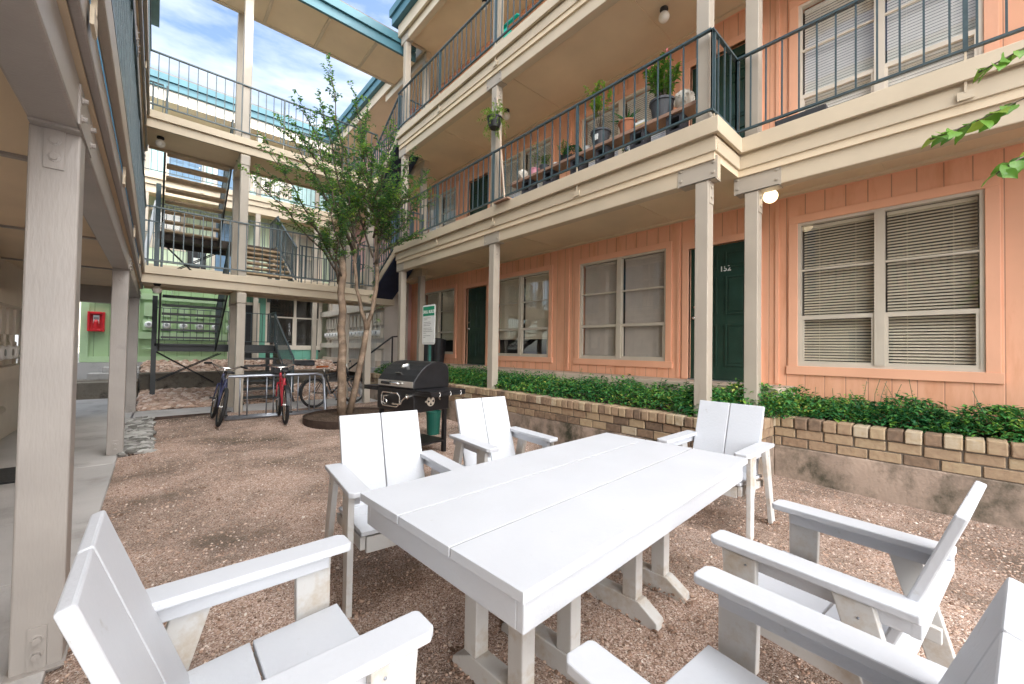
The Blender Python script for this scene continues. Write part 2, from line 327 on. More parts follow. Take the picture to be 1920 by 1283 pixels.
def window(parent, axis, plane, a0, a1, z0, z1, trim, blind=BLIND, tilt=35, pitch=.035, hw=.0145, bars=(.335, .665), frame=ALU, drop=1.0, casing=True, mull=1, label=None):
    f = MB(); w = .035
    BX(axis, plane, .0, .07, a0, a1, z0, z0+w, f); BX(axis, plane, .0, .07, a0, a1, z1-w, z1, f)
    BX(axis, plane, .0, .07, a0, a0+w, z0+w, z1-w, f); BX(axis, plane, .0, .07, a1-w, a1, z0+w, z1-w, f)
    cm = (a0+a1)/2
    if mull: BX(axis, plane, -.012, .07, cm-.045, cm+.045, z0+w, z1-w, f)
    segs = [(a0+w, cm-.045), (cm+.045, a1-w)] if mull else [(a0+w, a1-w)]
    for s0, s1 in segs:
        zb = z1-(z1-z0)*bars[-1]
        BX(axis, plane, .004, .05, s0, s1, zb-.025, zb+.025, f)
        if len(bars) > 1: zt = z1-(z1-z0)*bars[0]; BX(axis, plane, .012, .04, s0, s1, zt-.011, zt+.011, f)
        BX(axis, plane, .008, .05, s0, s0+.028, z0+w, zb-.025, f); BX(axis, plane, .008, .05, s1-.028, s1, z0+w, zb-.025, f)
        BX(axis, plane, .008, .05, s0+.028, s1-.028, z0+w, z0+w+.03, f)
    win = f.build('window', frame, parent)
    if label: win['label'] = label
    p = MB()
    for s0, s1 in segs: BX(axis, plane, .03, .034, s0, s1, z0+w, z1-w, p)
    p.build('pane', GLASS, win)
    if blind:
        b = MB(); t = R(tilt)
        for s0, s1 in segs:
            z = z1-w-.05; zend = z1-(z1-z0-.06)*drop
            BX(axis, plane, .10, .135, s0+.01, s1-.01, z1-w-.035, z1-w, b)
            while z > zend:
                dy, dz = hw*math.cos(t), hw*math.sin(t)
                q = [(-dy, -dz), (dy, dz), (dy, dz+.002), (-dy, -dz+.002)]
                n = len(b.v)
                for a in (s0+.012, s1-.012):
                    for u, k in q:
                        b.v.append((plane+.118+u, a, z+k) if axis == 'x' else (a, plane+.118+u, z+k))
                for i in range(4): b.f.append((n+i, n+(i+1)%4, n+4+(i+1)%4, n+4+i)); b.r.append(.5)
                z -= pitch
            BX(axis, plane, .105, .13, s0+.012, s1-.012, z-.01, z+.012, b)
            for k in (.25, .75):
                a = s0+(s1-s0)*k; BX(axis, plane, .099, .101, a-.0015, a+.0015, z, z1-w, b)
        b.build('blind', blind, win)
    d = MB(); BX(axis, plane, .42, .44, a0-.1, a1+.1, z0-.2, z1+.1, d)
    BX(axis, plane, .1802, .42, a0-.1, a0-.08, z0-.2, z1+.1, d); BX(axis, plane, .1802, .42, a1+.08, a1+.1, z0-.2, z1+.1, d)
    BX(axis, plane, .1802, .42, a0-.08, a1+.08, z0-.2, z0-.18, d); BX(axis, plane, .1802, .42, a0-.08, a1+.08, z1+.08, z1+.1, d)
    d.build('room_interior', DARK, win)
    if casing:
        c = MB(); t = .1
        BX(axis, plane, -.022, 0, a0-t, a0, z0, z1, c); BX(axis, plane, -.022, 0, a1, a1+t, z0, z1, c)
        BX(axis, plane, -.022, 0, a0-t, a1+t, z1, z1+t, c); BX(axis, plane, -.03, 0, a0-t-.02, a1+t+.02, z0-.11, z0, c)
        c.build('casing', trim, win, bevel=.004)
    return win
def door(parent, axis, plane, a0, a1, z0, h, mat, trim, number=None, knob_at=None, recess=.07):
    d = MB(); w = a1-a0
    BX(axis, plane, recess, recess+.045, a0, a1, z0+.01, z0+h, d)
    dr = d.build('door', mat, parent)
    p = MB(); st = .11*w/.91; cw = (w-3*st)/2
    for c in range(2):
        s0 = a0+st+c*(cw+st)
        for zz0, zz1 in ((.22, .84), (.98, 1.55), (1.67, h-.12)):
            fr = .026
            BX(axis, plane, recess-.018, recess, s0, s0+fr, z0+zz0, z0+zz1, p); BX(axis, plane, recess-.018, recess, s0+cw-fr, s0+cw, z0+zz0, z0+zz1, p)
            BX(axis, plane, recess-.018, recess, s0+fr, s0+cw-fr, z0+zz0, z0+zz0+fr, p); BX(axis, plane, recess-.018, recess, s0+fr, s0+cw-fr, z0+zz1-fr, z0+zz1, p)
            BX(axis, plane, recess-.012, recess, s0+.05, s0+cw-.05, z0+zz0+.05, z0+zz1-.05, p)
    p.build('door_panel', mat, dr, bevel=.003)
    ka = knob_at if knob_at is not None else a1-.07
    k = MB(); ax = (-1,0,0) if axis == 'x' else (0,-1,0)
    for zk, rr in ((z0+.95, .027), (z0+1.12, .018)):
        c = (plane+recess-.004, ka, zk) if axis == 'x' else (ka, plane+recess-.004, zk)
        k.lathe([(rr*1.15,0),(rr*1.15,.008),(rr*.45,.012),(rr*.45,.03),(rr,.04),(rr*.9,.06),(rr*.3,.066)] if rr > .02 else [(rr*1.2,0),(rr*1.2,.014),(rr*.8,.018)], c, 12, axis=ax)
    k.build('handle', CHROME, dr, smooth=True)
    f = MB(); t = .1
    BX(axis, plane, -.024, .05, a0-t, a0, z0, z0+h, f); BX(axis, plane, -.024, .05, a1, a1+t, z0, z0+h, f); BX(axis, plane, -.024, .05, a0-t, a1+t, z0+h, z0+h+t, f)
    f.build('door_frame', trim, dr, bevel=.004)
    s = MB(); BX(axis, plane, -.03, .1, a0, a1, z0-.02, z0+.008, s); s.build('threshold', STEEL, dr)
    return dr
def railing(parent, pts, zf, h=1.05, pitch=.155, zb=.13, post_every=1.9, bracket=None, name='railing', mat=RAIL, label=None):
    """pts = polyline (x,y[,z]); balusters between a bottom and a top rail"""
    m = MB(); P = [Vector((p[0], p[1], p[2] if len(p) > 2 else zf)) for p in pts]
    BRS = []
    for a, b in zip(P[:-1], P[1:]):
        d = b-a; L = d.length
        m.bar(a+Vector((0,0,h)), b+Vector((0,0,h)), .042, .022); m.bar(a+Vector((0,0,zb)), b+Vector((0,0,zb)), .034, .022)
        n = max(1, int(L/pitch)); k = max(1, int(round(L/post_every)))
        for i in range(n+1):
            c = a+d*(i/n); m.box(c.x-.0075, c.x+.0075, c.y-.0075, c.y+.0075, c.z+zb+.01, c.z+h-.01)
        for i in range(k+1):
            if i == 0 and k > 0 and L > 3: continue
            if i == k and L > 3: continue
            c = a+d*(i/k)+d.normalized()*.06; m.box(c.x-.016, c.x+.016, c.y-.016, c.y+.016, c.z+zb-.02, c.z+h+.012)
            if bracket:
                bx, by = bracket; br = MB(); BRS.append(br)
                br.box(c.x-.008, c.x+.008, c.y-.008, c.y+.008, c.z-.21, c.z+zb-.02)
                br.box(c.x-.05*abs(by)-.006*abs(bx), c.x+.05*abs(by)+.006*abs(bx), c.y-.05*abs(bx)-.006*abs(by), c.y+.05*abs(bx)+.006*abs(by), c.z-.27, c.z-.2)
    o = m.build(name, mat, parent)
    if label: o['label'] = label
    for q in BRS: q.build('bracket', TAN, o)
    return o
def lamp(loc, label, lit=False, wall=None):
    t = empty('ceiling_lamp', loc, label, 'lamp', 'globe lamps on the ceilings')
    x, y, z = loc
    MB().lathe([(.055,0),(.06,-.03),(.045,-.045),(.04,-.06)], loc, 14).build('lamp_base', BLACKP, t)
    g = [(.035,-.055)]+[(.078*math.sin(a), -.130+.078*math.cos(a)) for a in [PI*k/10 for k in range(2, 11)]]
    MB().lathe([(max(r,.001), zz) for r, zz in g], loc, 18).build('globe', GLOBEL if lit else GLOBE, t, smooth=True)
    return t
def bolts(m, pts, ax, r=.014, h=.012):
    for p in pts: m.lathe([(r*1.5,0),(r*1.5,.003),(r,.004),(r,h)], p, 8, axis=ax)

# ------------------------------------------------------------------ setting: ground
def sheet(name, x0, x1, y0, y1, z, mat):
    m = MB(); m.q([(x0,y0,z),(x1,y0,z),(x1,y1,z),(x0,y1,z)], [(0,1,2,3)]); return tag(m.build(name, mat), kind='structure')
sheet('ground', -250, 250, -250, 250, -.03, ASPH)
gm = MB(); nx, ny = 90, 190
for j in range(ny+1):
    for i in range(nx+1):
        x = -.4+5.9*i/nx; y = -3+13.0*j/ny
        z = .012*math.sin(x*2.3+y*1.1)+.010*math.sin(y*2.9-x*1.7)+rnd.uniform(-.003,.003)
        edge = min(1, max(0, (x+.33)/.3)); z = z*edge-.012*(1-edge)
        gm.v.append((x, y, z))
for j in range(ny):
    for i in range(nx):
        a = j*(nx+1)+i; gm.f.append((a, a+1, a+nx+2, a+nx+1)); gm.r.append(.5)
tag(gm.build('gravel_court', GRAV, smooth=True), kind='structure')
cw = MB(); y = -3.0
for L in (2.6, 2.4, 1.6, 2.9, 2.9, 2.6, 2.6):
    cw.box(-1.6, -.31+rnd.uniform(-.006,.006), y+.008, y+L-.008, -.2, .02); y += L
tag(cw.build('concrete_walkway', CONC, bevel=.008), kind='structure')
cw = MB(); x = -.29
for L in (1.5, 1.5, 1.5, 1.2): cw.box(x+.006, x+L-.006, 10.0, 11.25, -.2, .012); x += L
tag(cw.build('concrete_cross_path', CONC, bevel=.006), kind='structure')
MBx = MB(); MBx.bar((-.02,6.9,.0),(-.02,9.95,.0),.012,.09); MBx.bar((-.02,9.95,.0),(1.2,10.0,.0),.012,.09); MBx.bar((-.22,6.9,0),(-.02,6.9,0),.012,.09)
tag(MBx.build('steel_edging', RUST), 'rusty steel edging strip around the grey stone patch', 'edging')
# far raised platform with retaining wall, rock slope and steps
rp = MB(); rp.box(-14, 14, 16.0, 60, -.5, .85); tag(rp.build('rear_platform', CONC), kind='structure')
rs = MB()
rs.q([(-.3,11.2,-.02),(5.4,11.2,-.02),(5.4,14.85,.10),(-.3,14.85,.10)], [(0,1,2,3)])
rs.q([(-.3,14.9,.5),(5.4,14.9,.5),(5.4,16.05,.82),(-.3,16.05,.82)], [(0,1,2,3)]); tag(rs.build('earth_slope', SOIL), kind='structure')
w = MB(); w.box(-.3, 4.6, 14.8, 14.98, -.2, .55); w.box(-.31, 4.6, 14.74, 15.02, .55, .61)
tag(w.build('retaining_wall', STEPC, bevel=.012), 'low stained retaining wall behind the outdoor stairs', 'wall')
w = empty('rear_steps', (-1,14.4,0), 'stained concrete steps leading up to the green wall', 'steps')
s = MB(); s.box(-1.62,-.32,14.2,14.75,-.2,.42); s.box(-1.62,-.32,14.75,15.3,-.2,.44); s.build('bottom_step', STEPC, w, bevel=.012)
s = MB(); s.box(-1.30,-.32,15.0,15.6,.44,.6); s.build('middle_step', CONC, w, bevel=.01)
s = MB(); s.box(-1.05,-.32,15.4,16.0,.6,.74); s.build('top_step', CONC, w, bevel=.01)

def scatter(name, mat, n, fn, label, cat):
    m = MB()
    for _ in range(n):
        x, y, z, a, b, c = fn(); m.rock((x,y,z), a, b, c, rnd.random(), rnd.uniform(0,6.28))
    o = m.build(name, mat); return tag(o, label, cat, kind='stuff')
def f1():
    x = rnd.uniform(-.25,5.2); y = rnd.uniform(11.3,14.7); k = rnd.uniform(.035,.085); return x, y, -.02+.12*(y-11.2)/3.65+rnd.uniform(0,.06), k, k*rnd.uniform(.6,.95), k*rnd.uniform(.45,.7)
scatter('river_rock_bed', ROCKP, 7500, f1, 'bed of pinkish river rocks under the stairs', 'rocks')
def f2():
    x = rnd.uniform(-.25,5.0); y = rnd.uniform(14.95,16.1); k = rnd.uniform(.035,.09); return x, y, .5+.32*(y-14.9)/1.15+rnd.uniform(0,.07), k, k*rnd.uniform(.6,.95), k*rnd.uniform(.45,.7)
scatter('river_rock_terrace', ROCKP, 4200, f2, 'pinkish river rocks on the terrace below the green wall', 'rocks')
def f3():
    y = rnd.uniform(6.92,9.9); x = rnd.uniform(-.29,-.04); k = rnd.uniform(.04,.11); return x, y, rnd.uniform(0,.05), k, k*rnd.uniform(.5,.9), k*.4
scatter('stone_patch', ROCKG, 900, f3, 'patch of flat grey stone chips beside the taupe post', 'rocks')
def f4():
    while 1:
        y = -1+10.9*rnd.random()**1.7; x = rnd.uniform(-.3,5.25)
        if x > 4.34 and y > 1.4: continue
        k = rnd.uniform(.0045,.010)*(1 if rnd.random() < .988 else 1.9)
        return x, y, .012*math.sin(x*2.3+y*1.1)+.010*math.sin(y*2.9-x*1.7)+k*.12, k, k*rnd.uniform(.6,1), k*rnd.uniform(.5,.8)
scatter('loose_gravel', PEBB, 42000, f4, 'loose pink granite gravel scattered over the court', 'gravel')

# ------------------------------------------------------------------ right building
PORCH = paint('buff_porch_concrete', (.52,.42,.33), .85, .12, 1.4, .3, 70, dirt=(.36,.29,.23), dscale=1.6, dlo=.56)
XF = 6.23; PZ = .985; ST = 2.885
B = empty('apartment_building', (XF, 5, 0), 'peach three-storey apartment building with planted balcony on the right', 'building')
wins = [(-.148,1.43),(3.23,5.02),(5.84,7.66),(9.45,11.2)]
doors = [(1.943,2.857),(8.0,8.9)]
wz0, wz1 = 1.245-PZ, 3.10-PZ
for fl in range(3):
    z0 = PZ+fl*ST
    holes = [(a,b,z0+wz0,z0+wz1) for a, b in wins]+[(a,b,z0,z0+2.03) for a, b in doors]
    holes += [(-5.2,-3.4,z0+wz0,z0+wz1)]
    wall_holes('x', XF, -8, 12.0, z0-(.42 if fl == 0 else .0), z0+ST-.002, holes, .18, 'wall', PEACH, B)
    for i, (a, b) in enumerate(wins+[(-5.2,-3.4)]):
        bl = (BLIND, 40, 1, .0165) if i == 0 else ((BLINDG, 64, 1, .0205) if i == 1 else (BLIND, 66, .80, .0205))
        if fl == 1: bl = (BLINDW, 66, 1, .0205)
        window(B, 'x', XF, a, b, z0+wz0, z0+wz1, PEACH_T, bl[0], bl[1], .035, hw=bl[3], drop=bl[2], frame=CREAM if fl == 1 else ALU)
    for i, (a, b) in enumerate(doors):
        d = door(B, 'x', XF, a, b, z0, 2.03, DOORG, PEACH_T, knob_at=b-.07)
        if fl == 0 and i == 0:
            text_mesh('number', '152', .105, SIGNW, d, (XF+.066, 2.345, PZ+1.63), (R(90),0,R(-90)), .0015, bold=.002)
            d['label'] = 'dark green panelled door numbered 152'
    t = MB()
    for yb in (1.66, 3.02, 5.30, 7.80, 11.5): t.box(XF-.018, XF, yb-.02, yb+.02, z0+.02, z0+ST-.41)
    t.box(XF-.02, XF, -8, 12, z0+ST-.405, z0+ST-.385)
    t.build('wall_batten', PEACH_T, B)
m = MB(); m.box(XF, XF+9, -8, 17.4, PZ+3*ST+.3, PZ+3*ST+.42); m.build('roof', ROOFM, B)
MB().box(XF+.6, XF+9, -8, 17.4, .2, 9.9).build('rear_volume', PEACH, B)
# porch slab
m = MB(); m.box(5.55, XF+.1, 1.46, 12.0, .55, PZ-.004); m.box(5.1, XF+.1, 12.0, 17.4, .55, PZ-.004); m.build('porch_slab', PORCH, B, bevel=.01)
MB().box(XF-.004, XF+.1, -8, 1.46, .3, PZ-.42).build('foundation', CONC, B)
posts = [(4.5,1.86),(4.5,5.59),(4.5,9.22),(5.2,1.585),(5.2,9.53),(5.2,-2.1)]
for fl in range(3):
    zt = PZ+(fl+1)*ST; soff = zt-.37; beam0 = zt-.56 
    zbase = .55 if fl == 0 else PZ+fl*ST-.02
    for k, (px, py) in enumerate(posts):
        m = MB(); m.box(px, px+.142, py-.002, py+.142, zbase, beam0); p = m.build('post', TANV, B, bevel=.008)
        bm = MB(); bm.box(px+.012, px+.13, py-.010, py-.002, beam0-.26, beam0)
        bolts(bm, [(px+.07, py-.010, beam0-.08), (px+.07, py-.010, beam0-.19)], (0,-1,0)); bm.build('post_bracket', TANV, p)
    # front beams + double rim boards, in three runs with jogs
    runs = [(4.5, 1.80, 9.44), (5.2, -8, 1.80), (5.2, 9.44, 12.0)]
    b = MB()
    b.box(4.5, 4.64, 1.78, 9.46, beam0, zt-.305); b.box(5.2, 5.34, -8, 1.78, beam0, zt-.305); b.box(5.2, 5.34, 9.46, 12, beam0, zt-.305)
    bo = b.build('beam', TAN, B, bevel=.01)
    for px, ya, yb in ((4.5,1.76,2.2),(5.2,1.35,1.84),(4.5,5.45,5.88),(4.5,9.1,9.48)):
        bb = MB(); bb.box(px-.007, px, ya, yb, beam0-.012, zt-.33); bb.box(px-.007, px+.14, ya+.02, yb-.02, beam0-.013, beam0-.001)
        bolts(bb, [(px-.007, yy, zz) for yy in (ya+.04, yb-.04) for zz in (beam0+.06, beam0+.17)], (-1,0,0))
        bb.build('beam_bracket', TANV, bo)
    if fl < 2:
        r1 = MB()
        r1.box(4.45, 4.5, 1.76, 9.46, zt-.29, zt-.135); r1.box(4.5, 5.15, 1.76, 1.80, zt-.29, zt-.135); r1.box(5.15, 5.2, -8, 1.80, zt-.29, zt-.135)
        r1.box(4.5, 5.15, 9.42, 9.46, zt-.29, zt-.135); r1.box(5.15, 5.2, 9.42, 12, zt-.29, zt-.135)
        r1.build('rim_board', TAN, B, bevel=.006)
        r2 = MB()
        r2.box(4.40, 4.45, 1.72, 9.50, zt-.115, zt+.06); r2.box(4.45, 5.10, 1.72, 1.76, zt-.115, zt+.06); r2.box(5.10, 5.15, -8, 1.76, zt-.115, zt+.06)
        r2.box(4.45, 5.10, 9.46, 9.50, zt-.115, zt+.06); r2.box(5.10, 5.15, 9.46, 12, zt-.115, zt+.06)
        r2.build('fascia_board', TAN, B, bevel=.006)
        d = MB(); d.box(4.47, XF, 1.785, 9.435, soff, zt-.005); d.box(5.17, XF, -8, 1.785, soff, zt-.005); d.box(5.17, XF, 9.435, 12, soff, zt-.005)
        do = d.build('balcony_deck', CEIL, B)
        for yy in (.6, 3.1, 5.5, 7.9, 10.3): MB().box(4.66 if 1.8 < yy < 9.4 else 5.36, XF-.105, yy-.015, yy+.015, soff-.012, soff).build('ceiling_batten', CEIL, do)
        MB().box(XF-.1, XF-.022, -8, 12, soff-.03, soff).build('crown_trim', CEIL, do)
        railing(B, [(4.43,9.44),(4.43,1.80),(5.13,1.80),(5.13,-7)], zt, h=1.04, zb=.16, bracket=(1,0), label='dark teal balcony railing along the front')
        railing(B, [(4.50,9.47),(5.12,9.47)], zt, h=1.04, zb=.16)
        railing(B, [(5.13,9.9),(5.13,12.0)], zt, h=1.04, zb=.16)
# third-floor ceiling and roof edge
zt = PZ+3*ST
m = MB(); m.box(4.47, XF, 1.785, 9.435, zt-.32, zt-.25); m.box(5.17, XF, -8, 1.785, zt-.32, zt-.25); m.box(5.17, XF, 9.435, 17.4, zt-.32, zt-.25); m.build('roof_soffit', CEIL, B)
m = MB(); m.box(4.42, 4.47, 1.70, 9.52, zt-.36, zt-.06); m.box(4.47, 5.12, 9.47, 9.52, zt-.36, zt-.06); m.box(5.12, 5.17, 9.47, 17.4, zt-.36, zt-.06)
m.box(4.47, 5.12, 1.70, 1.75, zt-.36, zt-.06); m.box(5.12, 5.17, -8, 1.75, zt-.36, zt-.06); m.build('frieze_board', TAN, B, bevel=.005)
m = MB()
for dx, za, zb in ((.0, zt-.05, zt+.17), (-.05, zt+.17, zt+.36)):
    m.box(4.30+dx, 4.42+dx+.05, 1.55+dx, 9.65-dx, za, zb); m.box(4.42, 5.0+dx, 9.52, 9.65-dx, za, zb); m.box(5.0+dx, 5.12, 9.52, 17.4, za, zb)
    m.box(4.42, 5.12, 1.55+dx, 1.70, za, zb); m.box(5.0+dx, 5.12, -8, 1.55+dx, za, zb)
m.build('roof_fascia', TEALF, B, bevel=.006)
m = MB(); m.box(4.3, XF, 1.6, 9.6, zt+.36, zt+.40); m.box(5.0, XF, -8, 1.6, zt+.36, zt+.40); m.box(5.0, XF, 9.6, 17.4, zt+.36, zt+.40); m.build('roof_overhang', ROOFM, B)
# recessed mauve bay beyond the balcony
m = MB(); m.box(XF-.1, XF+.1, 12.0, 17.4, PZ, 9.4); m.build('far_bay_wall', MAUVE, B)
door(B, 'x', XF-.1, 12.5, 13.4, PZ, 2.03, MAUVE, MAUVE, knob_at=13.32, recess=-.02)
for fl in (1, 2):
    zt2 = PZ+fl*ST
    MB().box(5.17, XF-.1, 12.0, 17.4, zt2-.37, zt2-.005).build('balcony_deck', CEIL, B)
    m = MB(); m.box(5.12, 5.17, 12.0, 17.4, zt2-.3, zt2+.06); m.build('fascia_board', TAN, B)
    railing(B, [(5.13,12.02),(5.13,17.0)], zt2, h=1.04, zb=.16)
    door(B, 'x', XF-.1, 12.5, 13.4, zt2, 2.03, DOORB, PEACH_T, recess=-.02)
for yy in (12.9,):
    for fl in range(3):
        zb = .9 if fl == 0 else PZ+fl*ST-.02
        MB().box(5.2, 5.34, 16.9, 17.04, zb, PZ+(fl+1)*ST-.38).build('post', TANV, B)
lamp((5.4, 2.87, PZ+2*ST-.37), 'globe lamp on the ceiling above the flowering shrub pot')
lamp((5.35, 6.3, PZ+2*ST-.37), 'globe lamp on the ceiling behind the hanging basket')
lamp((5.4, 7.2, PZ+3*ST-.32), 'globe lamp on the third floor soffit behind railing')
lamp((5.43, 1.52, 3.40), 'lit globe lamp glowing beside the post near the big window', lit=True)

MB().bar((5.27,1.56,3.40),(5.45,1.52,3.405),.02,.02).build('lamp_arm', TANV, B)
# ------------------------------------------------------------------ rear building
G = empty('apartment_building', (2, 18, 0), 'pale green three-storey building at the far end of the court', 'building')
def wall_box(x0, x1, y, z0, z1, mat, holes=()): return wall_holes('y', y, x0, x1, z0, z1, list(holes), .2, 'wall', mat, G)
wall_box(-1.55, 1.78, 16.2, .86, 3.6, GREEN)
MB().box(-1.55, -1.35, 16.4, 18.0, .86, 3.6).build('wall', GREEN, G)
m = MB(); m.box(-1.56,-1.40,16.17,16.199,.88,3.6); m.box(-.45,-.36,16.17,16.199,.88,3.6); m.box(-1.40,1.78,16.165,16.199,.86,1.02); m.build('corner_board', GREENT, G)
m = MB(); m.box(-.7,1.75,16.10,16.199,1.55,1.75); m.box(-.42,1.75,16.12,16.199,2.72,2.90); m.build('meter_shelf', GREENT, G)
m = MB(); m.tube([(-.3,16.15,1.26),(1.7,16.15,1.24)], .022); m.tube([(.35,16.15,2.9),(.35,16.15,3.6)], .03); m.build('conduit', GREENT, G)
wall_box(1.78, 3.2, 17.6, .86, 3.6, TEALW)
door(G, 'y', 17.55, 2.0, 2.8, .86, 2.03, BLACKP, CREAM, recess=.0)
m = MB(); m.box(3.2,5.0,17.6,17.8,.86,1.32); m.build('wall', TEALW, G)
window(G, 'y', 17.6, 3.2, 5.02, 1.36, 3.45, CREAM, None, frame=CREAM, bars=(.45,), casing=True)
for fl in (1, 2):
    z0 = PZ+fl*ST
    hs = [(3.35,5.15,z0+.25,z0+2.1),(-.9,.6,z0+.9,z0+2.1)] if fl == 1 else [(2.6,3.9,z0+.7,z0+2.1)]
    wall_box(-5, 8, 18.2, z0-.3, z0+ST, MINT if fl == 1 else AQUA, hs)
    if fl == 1:
        window(G, 'y', 18.2, 3.35, 5.15, z0+.25, z0+2.1, CREAM, BLINDG, 60, frame=CREAM, bars=(.5,))
        window(G, 'y', 18.2, -.9, .6, z0+.9, z0+2.1, CREAM, BLIND, 60, frame=CREAM, bars=(.5,))
    else: window(G, 'y', 18.2, 2.6, 3.9, z0+.7, z0+2.1, CREAM, BLIND, 70, bars=(.5,))
    door(G, 'y', 18.16, 1.55, 2.45, z0, 2.03, DOORB, CREAM, recess=.0)
    if fl == 2: door(G, 'y', 18.16, .2, 1.1, z0, 2.03, DOORB, CREAM, recess=.0)
    d = MB(); d.box(-5, 7, 17.1, 18.2, z0-.37, z0-.005); d.build('balcony_deck', CEIL, G)
    m = MB(); m.box(-5, 7, 17.05, 17.1, z0-.56, z0-.31); m.box(-5, 7, 17.0, 17.05, z0-.30, z0-.13); m.box(-5, 7, 16.95, 17.0, z0-.12, z0+.06); m.build('fascia_board', TAN, G, bevel=.006)
    railing(G, [(-4.9,16.98),(6.9,16.98)], z0, h=1.04, zb=.14, bracket=(0,1))
for xx in (-.42, 2.62, 4.62):
    for fl in (0, 1, 2):
        za = .86 if fl == 0 else PZ+fl*ST
        if fl == 0 and xx < 2: continue
        MB().box(xx, xx+.15, 17.06, 17.21, za, PZ+(fl+1)*ST-.56).build('post', TANV, G, bevel=.006)
zt = PZ+3*ST
m = MB(); m.box(-5, 8, 17.05, 18.4, zt-.34, zt-.25); m.build('roof_soffit', CEIL, G)
m = MB(); m.box(-5, 8, 17.0, 17.05, zt-.42, zt-.06); m.build('frieze_board', CREAM, G)
m = MB(); m.box(-5, 8, 16.9, 17.0, zt-.06, zt+.16); m.box(-5, 8, 16.84, 17.0, zt+.16, zt+.36); m.build('roof_fascia', TEALF, G, bevel=.006)
m = MB(); m.box(-5, 8, 16.86, 26, zt+.36, zt+.42); m.build('roof', ROOFM, G)
MB().box(-1.3, 8, 18.6, 26, .86, zt+.3).build('rear_volume', MINT, G)
lamp((2.72, 17.6, zt-.34), 'globe lamp under the far teal roof behind railing')

# grey annexe that carries the white meters
A = empty('meter_annexe', (5.6, 14.5, .85), 'grey-beige timber annexe lined with white electric meters', 'annexe')
m = MB(); m.box(5.3, 6.1, 11.95, 17.5, .9, 3.5); m.box(5.35, 6.1, 11.98, 17.5, .6, .9); m.build('wall', GREYW, A)
m = MB(); m.box(5.02, 5.3, 11.9, 17.5, 2.58, 2.78); m.box(5.05, 5.3, 11.9, 17.5, 1.36, 1.54); m.build('meter_shelf', GREYT, A, bevel=.006)
m = MB(); m.box(5.08, 5.3, 12.1, 12.7, .75, 1.34); m.build('junction_box', GREYT, A, bevel=.01)
def meter(x, y, z, axis, mat, label, group, wide=.24, dialm=None):
    """axis 'y' faces -y, 'x' faces -x"""
    t = empty('electric_meter', (x, y, z), label, 'electric meter', group)
    def b(d0, d1, a0, a1, z0, z1):
        mm = MB()
        if axis == 'y': mm.box(x+a0, x+a1, y-d1, y-d0, z+z0, z+z1)
        elif axis == 'x': mm.box(x-d1, x-d0, y+a0, y+a1, z+z0, z+z1)
        else: mm.box(x+d0, x+d1, y+a0, y+a1, z+z0, z+z1)
        return mm
    b(0, .11, -wide/2+.02, wide/2-.02, .22, .62).build('breaker_box', mat, t, bevel=.008)
    b(0, .09, -wide/2, wide/2, -.20, .12).build('meter_socket', mat, t, bevel=.008)
    ax = {'y':(0,-1,0),'x':(-1,0,0),'w':(1,0,0)}[axis]; c = (x+ax[0]*.09, y+ax[1]*.09, z-.03)
    mm = MB().lathe([(.10,0),(.10,.02),(.088,.03),(.085,.09),(.06,.105)], c, 18, axis=ax); mm.build('dial', dialm or WHITEP, t, smooth=False)
    c2 = (x+ax[0]*.196, y+ax[1]*.196, z-.02); mm = MB(); mm.lathe([(.045,0),(.045,.004)], c2, 12, axis=ax); mm.build('dial_face', INKG, t)
    mm = MB(); mm.tube([(x+ax[0]*.05, y+ax[1]*.05, z+.12), (x+ax[0]*.05, y+ax[1]*.05, z+.22)], .025); mm.build('conduit', mat, t)
ords = ['first','second','third','fourth','fifth','sixth','seventh','eighth','ninth','tenth','eleventh','twelfth','thirteenth','fourteenth','fifteenth','sixteenth']
for i in range(7): meter(-.56+.40*i, 16.2, 2.0, 'y', GREENT, 'green electric meter, %s from the left on the sage green wall' % ords[i], 'electric meters on the green wall', .26)
for i in range(16): meter(5.3, 17.2-.338*i, 1.88, 'x', GREYT, 'white electric meter, %s from the far end of the grey annexe' % ords[i], 'electric meters on the grey annexe', .24)

# red cabinet, valves
t = empty('extinguisher_cabinet', (-1.27,16.2,2.0), 'red fire extinguisher cabinet on the sage green wall', 'cabinet')
m = MB()
m.box(-1.42,-1.37,16.02,16.2,1.72,2.27); m.box(-1.13,-1.08,16.02,16.2,1.72,2.27); m.box(-1.37,-1.13,16.02,16.2,2.2,2.27); m.box(-1.37,-1.13,16.02,16.2,1.72,1.80); m.build('cabinet_frame', REDBX, t, bevel=.012)
m = MB(); m.box(-1.37,-1.13,16.10,16.13,1.8,2.2); m.build('cabinet_back', REDBX, t)
m = MB(); m.box(-1.31,-1.19,16.08,16.10,1.95,2.18); m.build('notice', SIGNW, t); MB().box(-1.30,-1.20,16.072,16.08,2.06,2.12).build('notice_text', INKG, t)
MB().lathe([(.05,0),(.05,.2),(.02,.25)], (-1.25,16.06,1.80), 12).build('extinguisher', REDBX, t)
t = MB(); t.tube([(-1.3,16.13,2.62),(-.8,16.13,2.60)], .02); t.tube([(-1.1,16.13,2.62),(-1.1,16.13,2.84)], .018)
for cx, cz in ((-1.24,2.58),(-1.02,2.58),(-1.12,2.84)):
    t.ring((cx,16.09,cz), (0,1,0), .05, .01, 14, 5)
    for k in range(3): a = k*PI/3; t.bar((cx-.05*math.cos(a),16.09,cz-.05*math.sin(a)),(cx+.05*math.cos(a),16.09,cz+.05*math.sin(a)),.012,.012)
tag(t.build('valve_cluster', CHROME), 'cluster of small metal valves above the red cabinet', 'valves')
